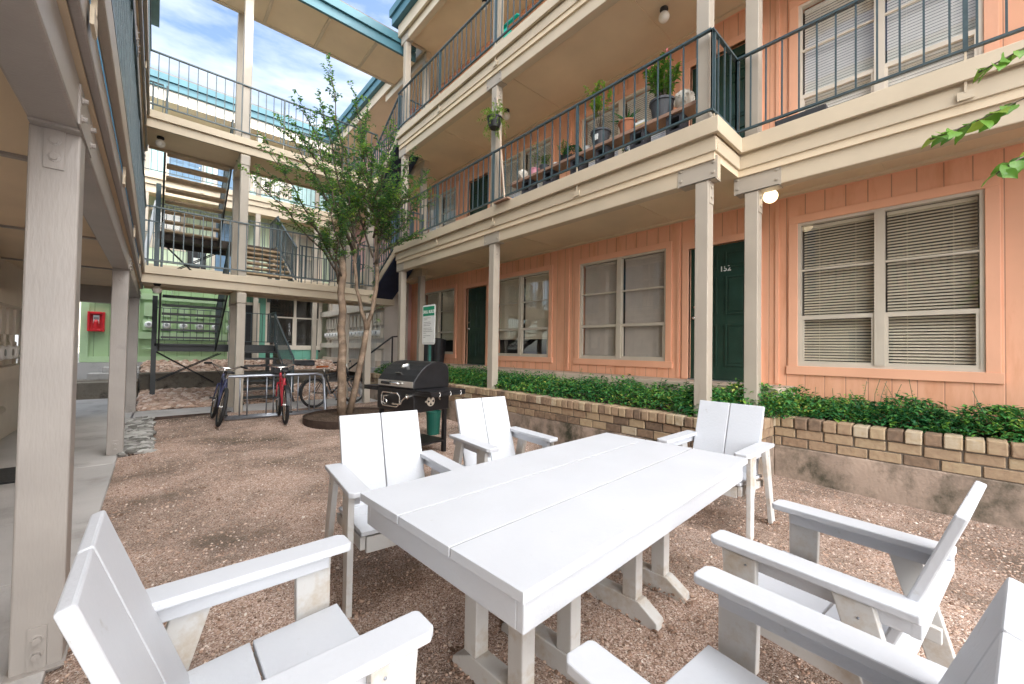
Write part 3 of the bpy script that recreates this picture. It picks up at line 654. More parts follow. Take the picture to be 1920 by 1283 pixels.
# parking behind, beige wall and car seen through the gap
MB_ = MB(); MB_.box(-14,-1.6,33,33.3,.8,6.5); tag(MB_.build('boundary_wall', CREAM), 'pale sunlit wall beyond the parking gap', 'wall')
t = empty('parked_car', (-5,27,.85), 'white parked car seen through the gap at left', 'car')
poly = [(-7.0,.35),(-7.05,.75),(-6.9,.95),(-6.2,1.02),(-5.6,1.42),(-4.2,1.45),(-3.4,1.05),(-2.75,.98),(-2.6,.75),(-2.62,.35),(-3.0,.28),(-6.6,.28)]
MB().prism([(x, z+.85) for x, z in poly], 'y', 26.2, 27.9).build('body', CARP, t, bevel=.06, seg=3)
MB().prism([(x, z+.85) for x, z in [(-6.0,1.06),(-5.52,1.38),(-4.28,1.40),(-3.6,1.06)]], 'y', 26.17, 26.195).build('side_window', CARG, t)
for xx in (-6.2, -3.5):
    w_ = MB().lathe([(.32,0),(.32,.2)], (xx,26.34,1.17), 20, axis=(0,-1,0)).build('wheel', RUBBER, t); MB().lathe([(.2,0),(.19,.012)], (xx,26.14,1.17), 14, axis=(0,-1,0)).build('rim', CHROME, w_)

# ------------------------------------------------------------------ footbridge across the court
F = empty('footbridge', (1.9, 10.4, 0), 'beige two-level timber footbridge crossing the back of the court', 'bridge')
BL = [2.826, 5.70]
for k, zd in enumerate(BL):
    m = MB(); m.box(-.30, 4.10, 9.99, 11.05, zd-.24, zd-.02); do = m.build('deck', CEIL, F)
    MB().box(2.6,2.64,9.99,11.05,zd-.262,zd-.24).build('ceiling_batten', CEIL, do)
    m = MB(); m.box(-.22, 4.12, 9.88, 9.93, zd-.135, zd+.005); m.box(4.10,4.15,9.9,11.05,zd-.135,zd+.005); m.box(-.22, 4.1, 11.06, 11.1, zd-.135, zd+.005); m.build('fascia_board', TAN, F, bevel=.005)
    m = MB(); m.box(-.26, 4.0, 9.93, 9.985, zd-.30, zd-.145); m.box(-.2, 4.05, 11.05, 11.06, zd-.30, zd-.145); m.build('rim_board', TAN, F, bevel=.005)
    railing(F, [(-.22,9.90),(4.10,9.90)], zd, h=1.10, zb=.12, pitch=.14, post_every=2.1, bracket=(0,1), label='%s footbridge railing' % ('lower','upper')[k])
    railing(F, [(-.22,11.08),(.0,11.08)], zd, h=1.10, zb=.12, pitch=.14); railing(F, [(2.65,11.08),(4.1,11.08)], zd, h=1.10, zb=.12, pitch=.14)
    m = MB(); m.box(1.24, 1.38, 9.99, 11.04, zd-.5, zd-.262); m.build('cross_beam', TAN, F, bevel=.006)
for (px, py) in ((1.235,9.91),(1.235,10.92),(3.72,10.92),(3.93,9.95)):
    for k, (za, zb) in enumerate(((-.05, BL[0]-.56), (BL[0], BL[1]-.56), (BL[1], 9.0))):
        if px > 2 and k == 2: continue
        p = MB().box(px, px+.15, py, py+.15, za, zb).build('post', TANV, F, bevel=.008)
        if k < 2 and px < 2:
            MB().box(px-.012, px+.162, py-.014, py+.164, zb, zb+.22).build('post_cap', TANV, p, bevel=.02)
            b = MB(); b.box(px+.045, px+.105, py-.008, py, zb-.2, zb); bolts(b, [(px+.075,py-.008,zb-.06),(px+.075,py-.008,zb-.15)], (0,-1,0), .01, .01); b.build('post_bracket', TANV, p)
# canopy roof above
zr = 8.98
m = MB(); m.box(-.4, 4.98, 9.65, 10.95, zr, zr+.06); ro = m.build('canopy_soffit', CEIL, F)
for xx in (.6, 1.7, 2.8, 3.9): MB().box(xx, xx+.06, 9.68, 10.85, zr-.04, zr).build('canopy_batten', TAN, ro)
MB().box(-.4, 4.98, 10.86, 10.95, zr-.015, zr).build('canopy_trim', TAN, ro)
m = MB(); m.box(-.4, 4.96, 9.58, 9.65, zr-.02, zr+.2); m.box(-.4, 4.93, 9.52, 9.65, zr+.2, zr+.4); m.build('canopy_fascia', TEALF, F, bevel=.006)
m = MB(); m.box(-.4, 4.95, 9.55, 11.0, zr+.4, zr+.45); m.build('canopy_roof', ROOFM, F)
lamp((-.02, 10.45, BL[1]-.24), 'globe lamp under the upper footbridge at its left end')
lamp((-.0, 10.45, BL[0]-.24), 'globe lamp under the lower footbridge at its left end')

# ------------------------------------------------------------------ stairs
DKW = paint('dark_stained_wood', (.09,.07,.055), .7, .25, 5, .3, 40)
def staircase(name, label, z0, z1, tread, treadw):
    t = empty(name, (1.3, 12.5, z0), label, 'staircase', 'outdoor stairs behind the footbridge')
    zm = (z0+z1)/2; Y0, Y1, n = 11.2, 13.5, 8
    l = MB(); l.box(-.02, 2.68, Y1, Y1+1.15, zm-.06, zm); l.box(-.02, 2.68, Y1-.02, Y1+.02, zm-.20, zm-.06); l.box(-.02,2.68,Y1+1.12,Y1+1.15,zm-.2,zm-.06); l.build('landing', IRON if z0 < 1 else DKW, t)
    for (xa, xb, za, zb, ya, yb) in ((1.55,2.62,z0,zm,Y0,Y1),(.06,1.22,z1,zm,Y0,Y1)):
        for i in range(n):
            f = (i+.5)/n; z = za+(zb-za)*(i+1)/n if zb > za else za-(za-zb)*(i+1)/n
            if i == n-1 and zb > za: continue
            y = ya+(yb-ya)*f
            MB().box(xa+.03, xb-.03, y-.13, y+.13, z-.045, z).build('tread', tread, t)
        for xx in (xa, xb):
            s = MB(); s.bar((xx,ya-.05,za-.06),(xx,yb+.02,zb-.10),.03,.20); s.build('stringer', IRON, t)
        for xx in (xa, xb):
            railing(t, [(xx,ya+.02,za+(.15 if zb > za else 0)),(xx,yb,zb)], 0, h=.92, zb=.10, pitch=.13, name='stair_railing')
    railing(t, [(0,Y1+.06,zm),(0,Y1+1.12,zm),(2.64,Y1+1.12,zm),(2.64,Y1+.06,zm)], zm, h=.98, zb=.1, pitch=.14, name='landing_railing')
    zb0 = 0.0 if z0 < 1 else z0
    for xx in (-.03, 2.66):
        MB().box(xx-.05, xx+.05, Y1+.0, Y1+.10, zb0-.05, zm+ (1.2 if xx < 0 else .0)).build('support_post', IRON if z0 < 1 else RAIL, t)
        MB().box(xx-.05, xx+.05, Y1+1.05, Y1+1.15, zb0-.05, zm).build('support_post', IRON, t)
    m = MB(); m.bar((.0,Y1+.1,zm-.2),(1.3,Y1+1.1,zb0+.3 if z0 < 1 else zb0+.05),.03,.03); m.bar((1.3,Y1+.12,zm-.25),(.0,Y1+1.08,zb0+.4),.02,.02); m.bar((1.36,Y1+.12,zm-.25),(.06,Y1+1.08,zb0+.4),.02,.02); m.build('brace', IRON, t)
    return t
staircase('outdoor_staircase', 'black steel ground-floor stairs behind the lower footbridge', 0.0, BL[0], IRON, 0)
staircase('outdoor_staircase', 'upper stairs with weathered wooden treads behind footbridge', BL[0], BL[1], TREAD, 0)
# short link stairs from the footbridge up to the right-hand balconies
for k in range(2):
    za, zb = BL[k], PZ+(k+1)*ST
    t = empty('link_stairs', (4.8, 10.6, za), ('short stairs with navy underside linking lower footbridge to balcony', 'short stairs linking upper footbridge to third-floor balcony')[k], 'stairs', 'link stairs to the balconies')
    m = MB(); m.box(4.15, 5.2, 11.05, 12.0, za-.2, za-.02); m.build('landing', TAN, t)
    n = 6
    for i in range(n):
        f = (i+.5)/n; MB().box(4.5, 5.12, 11.2-1.65*(f+.09), 11.2-1.65*(f-.09), za+(zb-za)*(i+1)/n-.05, za+(zb-za)*(i+1)/n).build('tread', TAN, t)
    m = MB(); m.bar((4.8,11.25,za-.12),(4.8,9.5,zb-.18),.66,.04); m.build('underside', NAVY, t)
    m = MB()
    for xx in (4.47, 5.13): m.bar((xx,11.25,za-.02),(xx,9.5,zb-.05),.03,.16)
    m.build('stringer', TAN, t)
    railing(t, [(4.47,11.2,za+.05),(4.47,9.52,zb)], 0, h=1.0, zb=.12, pitch=.16, name='stair_railing'); 
    railing(t, [(4.17,11.1,za),(4.17,11.98,za),(5.15,11.98,za)], za, h=1.05, zb=.12, pitch=.14, name='landing_railing')
# ground steps to porch with handrail
t = empty('porch_steps', (4.8,11,0), 'concrete steps with black handrail up to the porch', 'steps')
for i in range(5): MB().box(4.35+.22*i, 5.45, 11.3, 12.3, -.05 if i == 0 else .197*i, .197*(i+1)-.006).build('step', CONC, t, bevel=.01)
m = MB(); m.tube([(3.95,11.35,.72),(5.25,11.25,1.72),(5.45,11.25,1.74)], .024); m.tube([(5.25,11.25,1.72),(5.25,11.25,.95)], .024); m.tube([(4.0,11.35,.75),(4.0,11.35,0)], .024); m.build('handrail', BLACKP, t, smooth=True)

# ------------------------------------------------------------------ left building
W = empty('apartment_building', (-1.6, 5, 0), 'taupe and blue three-storey building with balconies on the left', 'building')
wall_holes('x', -1.78, -2, 11.3, 0, 2.6, [(1.2,2.1,.02,2.05),(9.6,10.9,.9,2.0)], .18, 'wall', CREAM, W)
MB().box(-9, -1.9, -2, 11.3, -.05, 8.3).build('rear_volume', BLUEW, W)
for fl in (1, 2):
    z0 = BL[fl-1]
    wall_holes('x', -1.78, -2, 11.3, z0-.2, z0+(2.87 if fl == 1 else 2.6), [(3.2,4.8,z0+.7,z0+2.1),(7.2,8.8,z0+.7,z0+2.1)], .18, 'wall', CREAM, W)
    for a, b in ((3.2,4.8),(7.2,8.8)):
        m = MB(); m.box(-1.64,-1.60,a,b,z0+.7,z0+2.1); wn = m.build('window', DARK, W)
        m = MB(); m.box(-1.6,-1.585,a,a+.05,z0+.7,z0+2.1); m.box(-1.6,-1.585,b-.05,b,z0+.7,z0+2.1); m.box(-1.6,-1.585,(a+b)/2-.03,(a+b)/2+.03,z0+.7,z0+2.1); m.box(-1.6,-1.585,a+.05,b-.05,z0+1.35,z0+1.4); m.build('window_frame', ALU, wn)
    for a in (5.3, 9.3): 
        m = MB(); m.box(-1.62,-1.58,a,a+.9,z0,z0+2.03); m.build('door', DOORB, W)
PY = (2.6, 6.97, 11.1)
for k, zt in enumerate((BL[0], BL[1], 8.25)):
    zb = (0.02 if k == 0 else (BL[0], BL[1])[k-1])
    for j, py in enumerate(PY):
        m = MB(); p0 = -.42
        m.box(p0, p0+.152, py, py+.14, zb-.02 if k else -.05, zt-.50)
        po = m.build('post', TAUPE if k == 0 else BLUEW, W, bevel=.008)
        b = MB(); b.box(p0+.045, p0+.105, py-.008, py, zt-.68, zt-.50); bolts(b, [(p0+.075, py-.008, zt-.56), (p0+.075, py-.008, zt-.63)], (0,-1,0), .014, .01)
        b.box(p0+.006, p0+.152, py-.06, py+.2, zt-.512, zt-.50)
        if k == 0:
            b.build('post_bracket', TAUPE, po); b = MB()
            b.box(p0+.05, p0+.105, py-.008, py, .02, .20); bolts(b, [(p0+.078, py-.008, .15), (p0+.078, py-.008, .085)], (0,-1,0), .014, .022)
            b.box(p0-.01, p0+.16, py-.03, py+.17, .018, .024); b.build('post_base', TAUPE, po); b = MB()
        b.box(p0+.152, p0+.159, py-.12, py+.3, zt-.50, zt-.33); bolts(b, [(p0+.159, yy, zz) for yy in (py-.07, py+.24) for zz in (zt-.46, zt-.38)], (1,0,0), .012, .018)
        b.build('beam_bracket', TAUPE, po)
    m = MB(); m.box(-.42, -.268, -2, 11.35, zt-.50, zt-.30); m.build('beam', TAUPE, W, bevel=.012)
    m = MB(); m.box(-1.6, -.25, -2, 11.35, zt-.29, zt-.03); so = m.build('balcony_deck', CEIL, W)
    for yy in (1.4, 3.8, 6.2, 8.6): MB().box(-1.58, -.44, yy, yy+.05, zt-.31, zt-.29).build('ceiling_batten', TAUPE, so)
    if k < 2:
        m = MB(); m.box(-.25, -.215, -2, 11.3, zt-.29, zt-.15); m.build('rim_board', TAUPE, W, bevel=.008)
        m = MB(); m.box(-.215, -.175, -2, 9.87, zt-.13, zt+.03); m.build('fascia_board', TANV, W, bevel=.006)
        railing(W, [(-.20,-1.8),(-.20,9.85)], zt, h=1.06, zb=.12, pitch=.14, bracket=(1,0), label='dark railing along the left balcony')
m = MB()
for zt in BL:
    for yy in (4.75, 8.3, 10.35): MB().box(-1.6, -.27, yy, yy+.09, zt+.0, zt+2.05).build('balcony_partition', BLUEW, W)
MB().box(-1.6, -.268, 11.35, 11.5, 2.2, 2.6).build('end_beam', TAUPE, W)
m = MB(); m.box(-1.6, -.1, -2, 11.5, 8.22, 8.42); m.build('roof_fascia', TEALF, W); MB().box(-9, -.1, -2, 11.5, 8.42, 8.5).build('roof', ROOFM, W)
m = MB(); m.box(-1.6, -1.36, 6.6, 9.4, 1.86, 2.02); m.box(-1.6, -1.38, 6.6, 9.4, .92, 1.08); m.build('meter_shelf', CREAM, W)
for i in range(7): meter(-1.6, 6.9+.36*i, 1.28, 'w', CREAM, 'cream electric meter, %s from the near end of the left arcade wall' % ords[i], 'electric meters in the left arcade', .24)
m = MB(); m.tube([(-1.45,7.0,.9),(-1.44,7.2,.62),(-1.48,7.6,.5),(-1.5,8.4,.5)], .05, 10); tag(m.build('drain_pipe', CREAM, smooth=True), 'curved cream pipe under the meters in the left arcade', 'pipe')
m = MB()
for i in range(14): m.box(-1.42, -.92, 6.16+.05*i, 6.195+.05*i, .022, .042)
m.box(-1.42,-.92,6.16,6.85,.0215,.03); tag(m.build('door_mat', BLACKP), 'black ribbed door mat on the left walkway', 'mat')
# ------------------------------------------------------------------ planter wall with brick courses
PW = empty('planter_wall', (4.4, 5, 0), 'tan brick planter wall on a stained concrete base along the gravel', 'wall')
XA, XB, YJ, YE = 4.38, 5.28, 1.42, 10.9
m = MB(); m.box(XA+.02, XA+.24, YJ+.24, YE, -.2, .365); m.box(XA+.02, XB+.24, YJ+.02, YJ+.24, -.2, .365); m.box(XB+.02, XB+.24, -5, YJ+.02, -.2, .365); m.build('concrete_base', CONCD, PW, bevel=.012)
m = MB(); m.box(XA+.035, XA+.22, YJ+.22, YE, .365, .66); m.box(XA+.035, XB+.22, YJ+.035, YJ+.22, .365, .66); m.box(XB+.035, XB+.22, -5, YJ+.035, .365, .66); m.build('mortar', MORT, PW)
def jit(k): return rnd.uniform(-k, k)
for ci, zc in enumerate((.371, .474)):
    m = MB()
    y = YJ+.02+(0 if ci else -.11)
    while y < YE:
        a = max(y, YJ+.02); m.box(XA+.02+jit(.004), XA+.12, a+.005, min(y+.215, YE)-.005, zc+jit(.003), zc+.093+jit(.004), rnd.random()); y += .22
    y = -5+ci*.11
    while y < YJ+.02:
        m.box(XB+.02+jit(.005), XB+.12, y+.005, min(y+.24, YJ+.02)-.006, zc+jit(.003), zc+.093+jit(.004), rnd.random()); y += .245
    x = XA+.02+ci*.1
    while x < XB+.02:
        m.box(x+.005, min(x+.215, XB+.02)-.005, YJ+.02+jit(.004), YJ+.12, zc+jit(.003), zc+.093, rnd.random()); x += .22
    m.build('brick_course', BRICK, PW, bevel=.008)
m = MB(); y = YJ+.22
while y < YE: m.box(XA+jit(.004), XA+.25+jit(.008), y+.005, y+.098+jit(.003), .578+jit(.003), .69+jit(.005), rnd.random()); y += .105
y = -5
while y < YJ-.0: m.box(XB+jit(.005), XB+.22+jit(.008), y+.006, y+.118+jit(.003), .578+jit(.003), .69+jit(.006), rnd.random()); y += .125
x = XA
while x < XB+.1: m.box(x+.005, x+.100, YJ+jit(.004), YJ+.22+jit(.006), .578+jit(.003), .69+jit(.005), rnd.random()); x += .105
m.build('brick_cap', BRICK, PW, bevel=.010)
m = MB(); m.box(XA+.235, 5.43, YJ+.235, YE, .2, .645); m.box(XB+.235, XF, -5, 1.46, .2, .64); tag(m.build('planter_soil', SOIL), kind='structure')
# ground cover
m = MB()
def cover(x0, x1, y0, y1, n, hmax):
    for _ in range(n):
        x = rnd.uniform(x0, x1); y = rnd.uniform(y0, y1)
        e = min(1, (x-x0)/.16+.25, (x1-x)/.12+.35)
        hh = (hmax*(.70+.24*math.sin(x*7+y*3.1)*math.cos(y*4.3-x*2)+.18*math.sin(y*11+x*5)+.12*math.sin(y*23+x*17)))*min(1, e)
        z = .66+hh*rnd.random()**.45
        a = rnd.uniform(0, 6.283); el = rnd.uniform(-.5, .75)
        L = rnd.uniform(.042, .075)
        c = min(1, max(0, rnd.gauss(.52, .22)+(.30 if rnd.random() < .05 else 0)+.12*math.sin(y*3+x*4)))
        m.leaf((x,y,z), (math.cos(a)*math.cos(el), math.sin(a)*math.cos(el), math.sin(el)), (0,0,1), L, L*.56, c)
cover(XA+.16, 5.58, YJ+.3, YE, 22000, .33)
cover(XB+.15, XF-.02, -2.5, 1.6, 13000, .29)
cover(5.12, 5.80, 1.25, 2.15, 2600, .40)
cover(4.45, 4.75, 1.7, 2.2, 700, .34)
for _ in range(46):
    far = rnd.random() < .5
    x = rnd.uniform(4.7,5.4) if far else rnd.uniform(5.4,6.15); y = rnd.uniform(2,9) if far else rnd.uniform(-1.2,1.5)
    h = rnd.uniform(.12,.32); dx, dy = jit(.12), jit(.12); p0 = Vector((x,y,.82)); p1 = Vector((x+dx,y+dy,.84+h))
    m.tube([p0, (p0+p1)/2+Vector((jit(.02),jit(.02),0)), p1], .0022, 4, r=.2)
    for k in range(rnd.randint(2,6)):
        p = p0.lerp(p1, .45+.55*k/6); a = rnd.uniform(0,6.28); m.leaf(p, (math.cos(a),math.sin(a),.35), (0,0,1), .035, .018, rnd.uniform(.3,.8))
o = m.build('ground_cover', LEAFG); tag(o, 'low glossy green ground cover filling the brick planter', 'ground cover', kind='stuff')

# ------------------------------------------------------------------ dining table
GAPSHADE = paint('joint_shade', (.10,.095,.09), .9, .3, 12, .2, 60)
T = empty('dining_table', (0,0,0), 'long white slatted outdoor dining table on the gravel', 'table')
LX, WY = 1.02, .515
for k in range(3):
    a = -WY+k*.3433+.004; MB().box(-LX, LX, a, a+.3353, .705, .74).build('tabletop_plank', WHITE, T, bevel=.002)
m = MB(); m.box(-LX+.025, LX-.025, -WY+.025, -WY+.055, .60, .7045); m.box(-LX+.025, LX-.025, WY-.055, WY-.025, .60, .7045)
m.box(-LX+.025, -LX+.055, -WY+.055, WY-.055, .60, .7045); m.box(LX-.055, LX-.025, -WY+.055, WY-.055, .60, .7045); m.build('apron', WHITE, T, bevel=.004)
for y in (-WY+.3433, -WY+.6866): MB().box(-LX+.006, LX-.006, y-.0036, y+.0036, .706, .7355).build('joint_shade', GAPSHADE, T)  # dark strips in the plank gaps, gap shade put into their colour
xs = [-LX+.34, -LX+.64, -LX+1.20, -LX+1.53]
for x in xs:
    f = MB(); f.prism([(-.345,-.005),(-.33,-.02),(.19,-.02),(.205,-.005),(.20,.03),(.08,.095),(-.24,.095),(-.34,.03)], 'x', x-.04, x+.04); f.build('foot', WHITED, T, bevel=.005)
    for y in (-.185, .085): MB().box(x-.036, x+.036, y-.04, y+.04, .094, .60 if y < 0 else .66).build('leg', WHITED, T, bevel=.005)
m = MB()
for a, b in ((0,1),(2,3)):
    for y in (-.185,.085): m.box(xs[a]+.036, xs[b]-.036, y-.02, y+.02, .50, .60)
for x in xs: m.box(x-.034, x+.034, -.145, .045, .56, .64)
m.build('stretcher', WHITED, T, bevel=.004)
T.location = (1.755, 1.36, 0); T.rotation_euler = (0,0,R(3))
# ------------------------------------------------------------------ chairs
def chair():
    t = empty('armchair', (0,0,0), 'x', 'chair', 'white armchairs round the dining table')
    HW = .36
    for s in (-1, 1):
        a = MB(); x0 = s*HW; x1 = s*(HW-.11)
        a.prism([(x0,-.27),(x1,-.27),(x1,.34-.012),(x1+s*.012,.34),(x0-s*.02,.34),(x0,.34-.02)] if s > 0 else [(x1,-.27),(x0,-.27),(x0,.32),(x0+.02,.34),(x1-.012,.34),(x1,.328)], 'z', .632, .66)
        a.build('armrest', WHITE, t, bevel=.005)
        MB().box(s*(HW-.072), s*(HW-.042), -.25, .27, .575, .6315).build('arm_rail', WHITE, t, bevel=.004)
        l = MB(); l.prism([(.285,-.02),(.285,.57),(.29,.63),(.165,.63),(.17,.40),(.205,.32),(.21,-.02)], 'x', s*(HW-.040), s*(HW-.008)); l.build('leg', WHITED, t, bevel=.004)
        l = MB(); l.prism([(-.06,.63),(-.165,.63),(-.335,-.02),(-.255,-.02)], 'x', s*(HW-.040), s*(HW-.008)); l.build('leg', WHITED, t, bevel=.004)
        MB().prism([(-.24,.30),(.285,.335),(.285,.405),(-.24,.355)], 'x', s*(HW-.100), s*(HW-.072)).build('seat_rail', WHITED, t, bevel=.003)
        b = MB(); bolts(b, [(s*(HW-.008), .20, zz) for zz in (.60,.36,.33)]+[(s*(HW-.008), -.13, .58)], (s,0,0), .0026, .002); b.build('screw', STEEL, t)
    MB().box(-HW+.104, HW-.104, .262, .29, .315, .40).build('apron', WHITED, t, bevel=.003)
    for y0, y1, za, zb in ((.03,.30,.398,.412),(-.215,.022,.377,.397)):
        MB().prism([(y0,za-.0),(y1,zb),(y1,zb+.024),(y0,za+.024)], 'x', -HW+.074, HW-.074).build('seat_board', WHITE, t, bevel=.004)
    for s in (-1, 1):
        x0, x1 = (s*.003, s*.268)
        MB().prism([(-.155,.37),(-.128,.385),(-.327,.950),(-.355,.940)], 'x', min(x0,x1), max(x0,x1)).build('backrest_board', WHITE, t, bevel=.006)
    MB().box(-HW+.042, HW-.042, -.268, -.240, .572, .6315).build('back_rail', WHITE, t, bevel=.004)
    return t
spots = [(1.14,2.35,174,'white armchair nearest the grill at the left end of the far side'),
 (2.24,2.64,175,'white armchair at the far side of the table, right of the one by the grill'),
 (3.55,1.39,91,'white armchair at the right end of the table against the brick wall'),
 (2.02,.32,-5,'white armchair at the right middle with its back to the concrete wall'),
 (1.085,.285,-4,'white armchair cut off by the lower right corner'),
 (.235,1.285,-90,'white armchair at the near left end beside the large taupe post')]
c0 = chair()
for i, (x, y, a, lab) in enumerate(spots):
    c = c0 if i == 0 else copy_tree(c0)
    c.location = (x, y, 0); c.rotation_euler = (0,0,R(a)); c['label'] = lab

# ------------------------------------------------------------------ grill (local: front faces -x, width along y)
g = empty('charcoal_grill', (0,0,0), 'black charcoal grill with closed arched lid on the gravel', 'grill')
D, Wd = .56, .72   # depth x, width y
m = MB(); m.box(0, D, -Wd/2, Wd/2, .56, .84); fb = m.build('firebox', BLACKM, g, bevel=.008)
arc = [(0,.842)]+[(0,.93)]+[(D/2-D/2*math.cos(a)*1.0, .93+.245*math.sin(a)) for a in [PI*k/16 for k in range(1,16)]]
arc = [(0,.845),(0,.935),(.05,1.005),(.11,1.07),(.18,1.125),(.26,1.162),(.35,1.178),(.44,1.17),(.51,1.14),(.548,1.09),(D,1.02),(D,.845)]
lid = MB().prism(arc, 'y', -Wd/2+.005, Wd/2-.005).build('lid', BLACKM, g, bevel=.012, seg=3)
m = MB(); m.box(-.006, 0, -Wd/2+.02, Wd/2-.02, .862, .935); m.build('front_plate', SATIN, lid)
m = MB(); m.tube([(-.006,.19,.90),(-.05,.19,.905),(-.055,-.12,.905),(-.006,-.12,.90)], .014, 10); m.build('lid_handle', CHROME, lid, smooth=True)
MB().tube([(-.053,.19,.905),(-.053,.02,.905)], .02, 10).build('grip', BLACKP, lid)
cN = (.155,0,1.110); ax = (-.56,0,.83)
MB().lathe([(.055,0),(.055,.012),(.045,.016),(.042,.012)], cN, 20, axis=ax).build('thermometer', CHROME, lid)
MB().lathe([(.040,.0125),(.040,.0135)], cN, 16, axis=ax).build('thermometer_face', SIGNW, lid)
m = MB(); m.bar((.055,-.055,1.018),(.055,.055,1.018),.004,.045,up=(-.7,0,.7)); m.build('name_plate', CHROME, lid)
m = MB(); m.tube([(-.012,y_,z_) for y_, z_ in [(.22,.78),(-.06,.78),(-.11,.74),(-.11,.65),(-.06,.61),(.22,.61),(.25,.65),(.25,.74),(.22,.78)]], .010, 8); m.build('door_trim', CHROME, fb)
m = MB(); m.tube([(0,.10,.74),(-.04,.10,.74),(-.05,.15,.735),(-.05,.16,.65)], .010, 8); m.ring((-.03,.15,.665),(1,0,0),.03,.006,14,6); m.build('door_latch', CHROME, fb)
m = MB(); m.lathe([(.03,0),(.03,.03),(.015,.04)], (0,-.27,.755), 12, axis=(-1,0,0)); m.tube([(-.04,-.27,.755),(-.055,-.22,.71),(-.055,-.19,.66),(-.06,-.10,.655),(-.06,-.04,.655)], .011, 8); m.build('crank_handle', CHROME, fb)
m = MB()
for x, y in ((.02,-Wd/2+.02),(D-.06,-Wd/2+.02),(.02,Wd/2-.06),(D-.06,Wd/2-.06)):
    MB().box(x, x+.045, y, y+.045, .0, .5595).build('leg', BLACKM, g)
m = MB(); m.box(.02, D-.02, -Wd/2+.02, Wd/2-.02, .14, .165); m.build('bottom_shelf', BLACKM, g)
m = MB(); m.box(.0, D+.0, -Wd/2-.29, -Wd/2-.002, .815, .84); m.box(.0,.02,-Wd/2-.29,-Wd/2-.002,.775,.815); m.box(.0,D,-Wd/2-.29,-Wd/2-.272,.775,.815); m.build('side_shelf', BLACKM, g, bevel=.005)
m = MB(); m.box(.0, D, Wd/2+.002, Wd/2+.30, .815, .84); m.box(.0,.02,Wd/2+.002,Wd/2+.3,.785,.815); m.build('side_shelf', BLACKM, g, bevel=.005)
for i in range(3):
    x = .13+.17*i; y = -Wd/2-.296
    MB().tube([(x-.012,y,.81),(x,y-.003,.825),(x+.014,y,.81),(x,y-.004,.785),(x-.014,y,.765),(x,y-.003,.745),(x+.014,y,.757)], .0042, 6).build('hook', CHROME, g, smooth=True)
vy = -Wd/2-.004; m = MB(); m.lathe([(.062,0),(.062,.006)], (.25,vy,.685), 24, axis=(0,-1,0)); m.box(.165,.19,vy-.006,vy,.675,.695); v = m.build('air_vent', CREAM, g)
m = MB()
for k in range(4):
    a = k*PI/2+PI/2; p = [(.25+.014*math.cos(a), .685+.014*math.sin(a)), (.25+.052*math.cos(a-.33), .685+.052*math.sin(a-.33)), (.25+.052*math.cos(a+.33), .685+.052*math.sin(a+.33))]
    m.prism(p, 'y', vy-.0085, vy-.0065)
m.build('vent_slot', BLACKM, v)
for y in (-Wd/2+.0, Wd/2-.0): MB().lathe([(.085,-.02),(.085,.02),(.03,.03)], (.05,y,.085), 18, axis=(0,1,0)).build('wheel', BLACKP, g)
g.scale = (1.07,1.07,1.04); g.location = (2.35, 4.93, 0); g.rotation_euler = (0,0,R(11))

t = empty('waste_bin', (3.42,5.75,0), 'dark green plastic bin behind the grill', 'bin')
MB().lathe([(.10,0),(.118,.35),(.126,.36),(.126,.38),(.114,.38),(.10,.03),(.001,.03)], (3.42,5.75,0), 22).build('bin_body', GREENB, t, smooth=False)
for j, (x, y) in enumerate(((6.0,9.95),(5.75,10.05))):
    t = empty('rubbish_bin', (x,y,PZ), ('black rubbish bin on the porch behind the beige post','black rubbish bin beside the handrail on the porch')[j], 'bin', 'black bins on the porch')
    MB().lathe([(.19,0),(.24,.62),(.001,.62)], (x,y,PZ), 18).build('bin_body', BLACKP, t); MB().lathe([(.255,.62),(.255,.66),(.12,.70),(.001,.71)], (x,y,PZ), 18).build('bin_lid', BLACKP, t)
t = empty('utility_box', (3.9,15.6,.78), 'dark flat utility box on the river rock terrace', 'box')
MB().box(3.65,4.25,15.3,15.8,.72,.86).build('box_body', GREYPOT, t, bevel=.02); MB().box(3.62,4.28,15.27,15.83,.86,.90).build('box_lid', GREYPOT, t, bevel=.012)
t = empty('storage_bin', (.95,17.7,PZ+ST), 'black bin with white notice outside the blue door', 'bin')
MB().box(.75,1.25,17.5,17.9,PZ+ST,PZ+ST+.75).build('bin_body', BLACKP, t, bevel=.02); MB().box(.72,1.28,17.47,17.93,PZ+ST+.75,PZ+ST+.8).build('bin_lid', BLACKP, t, bevel=.01); MB().box(.9,1.1,17.494,17.499,PZ+ST+.3,PZ+ST+.5).build('notice', SIGNW, t)
m = MB(); m.bar((-.35,13.2,BL[0]),(-.05,13.9,BL[0]+2.3),.10,.02); tag(m.build('leaning_board', WHITEP), 'pale board leaning behind the lower footbridge railing at left', 'board')

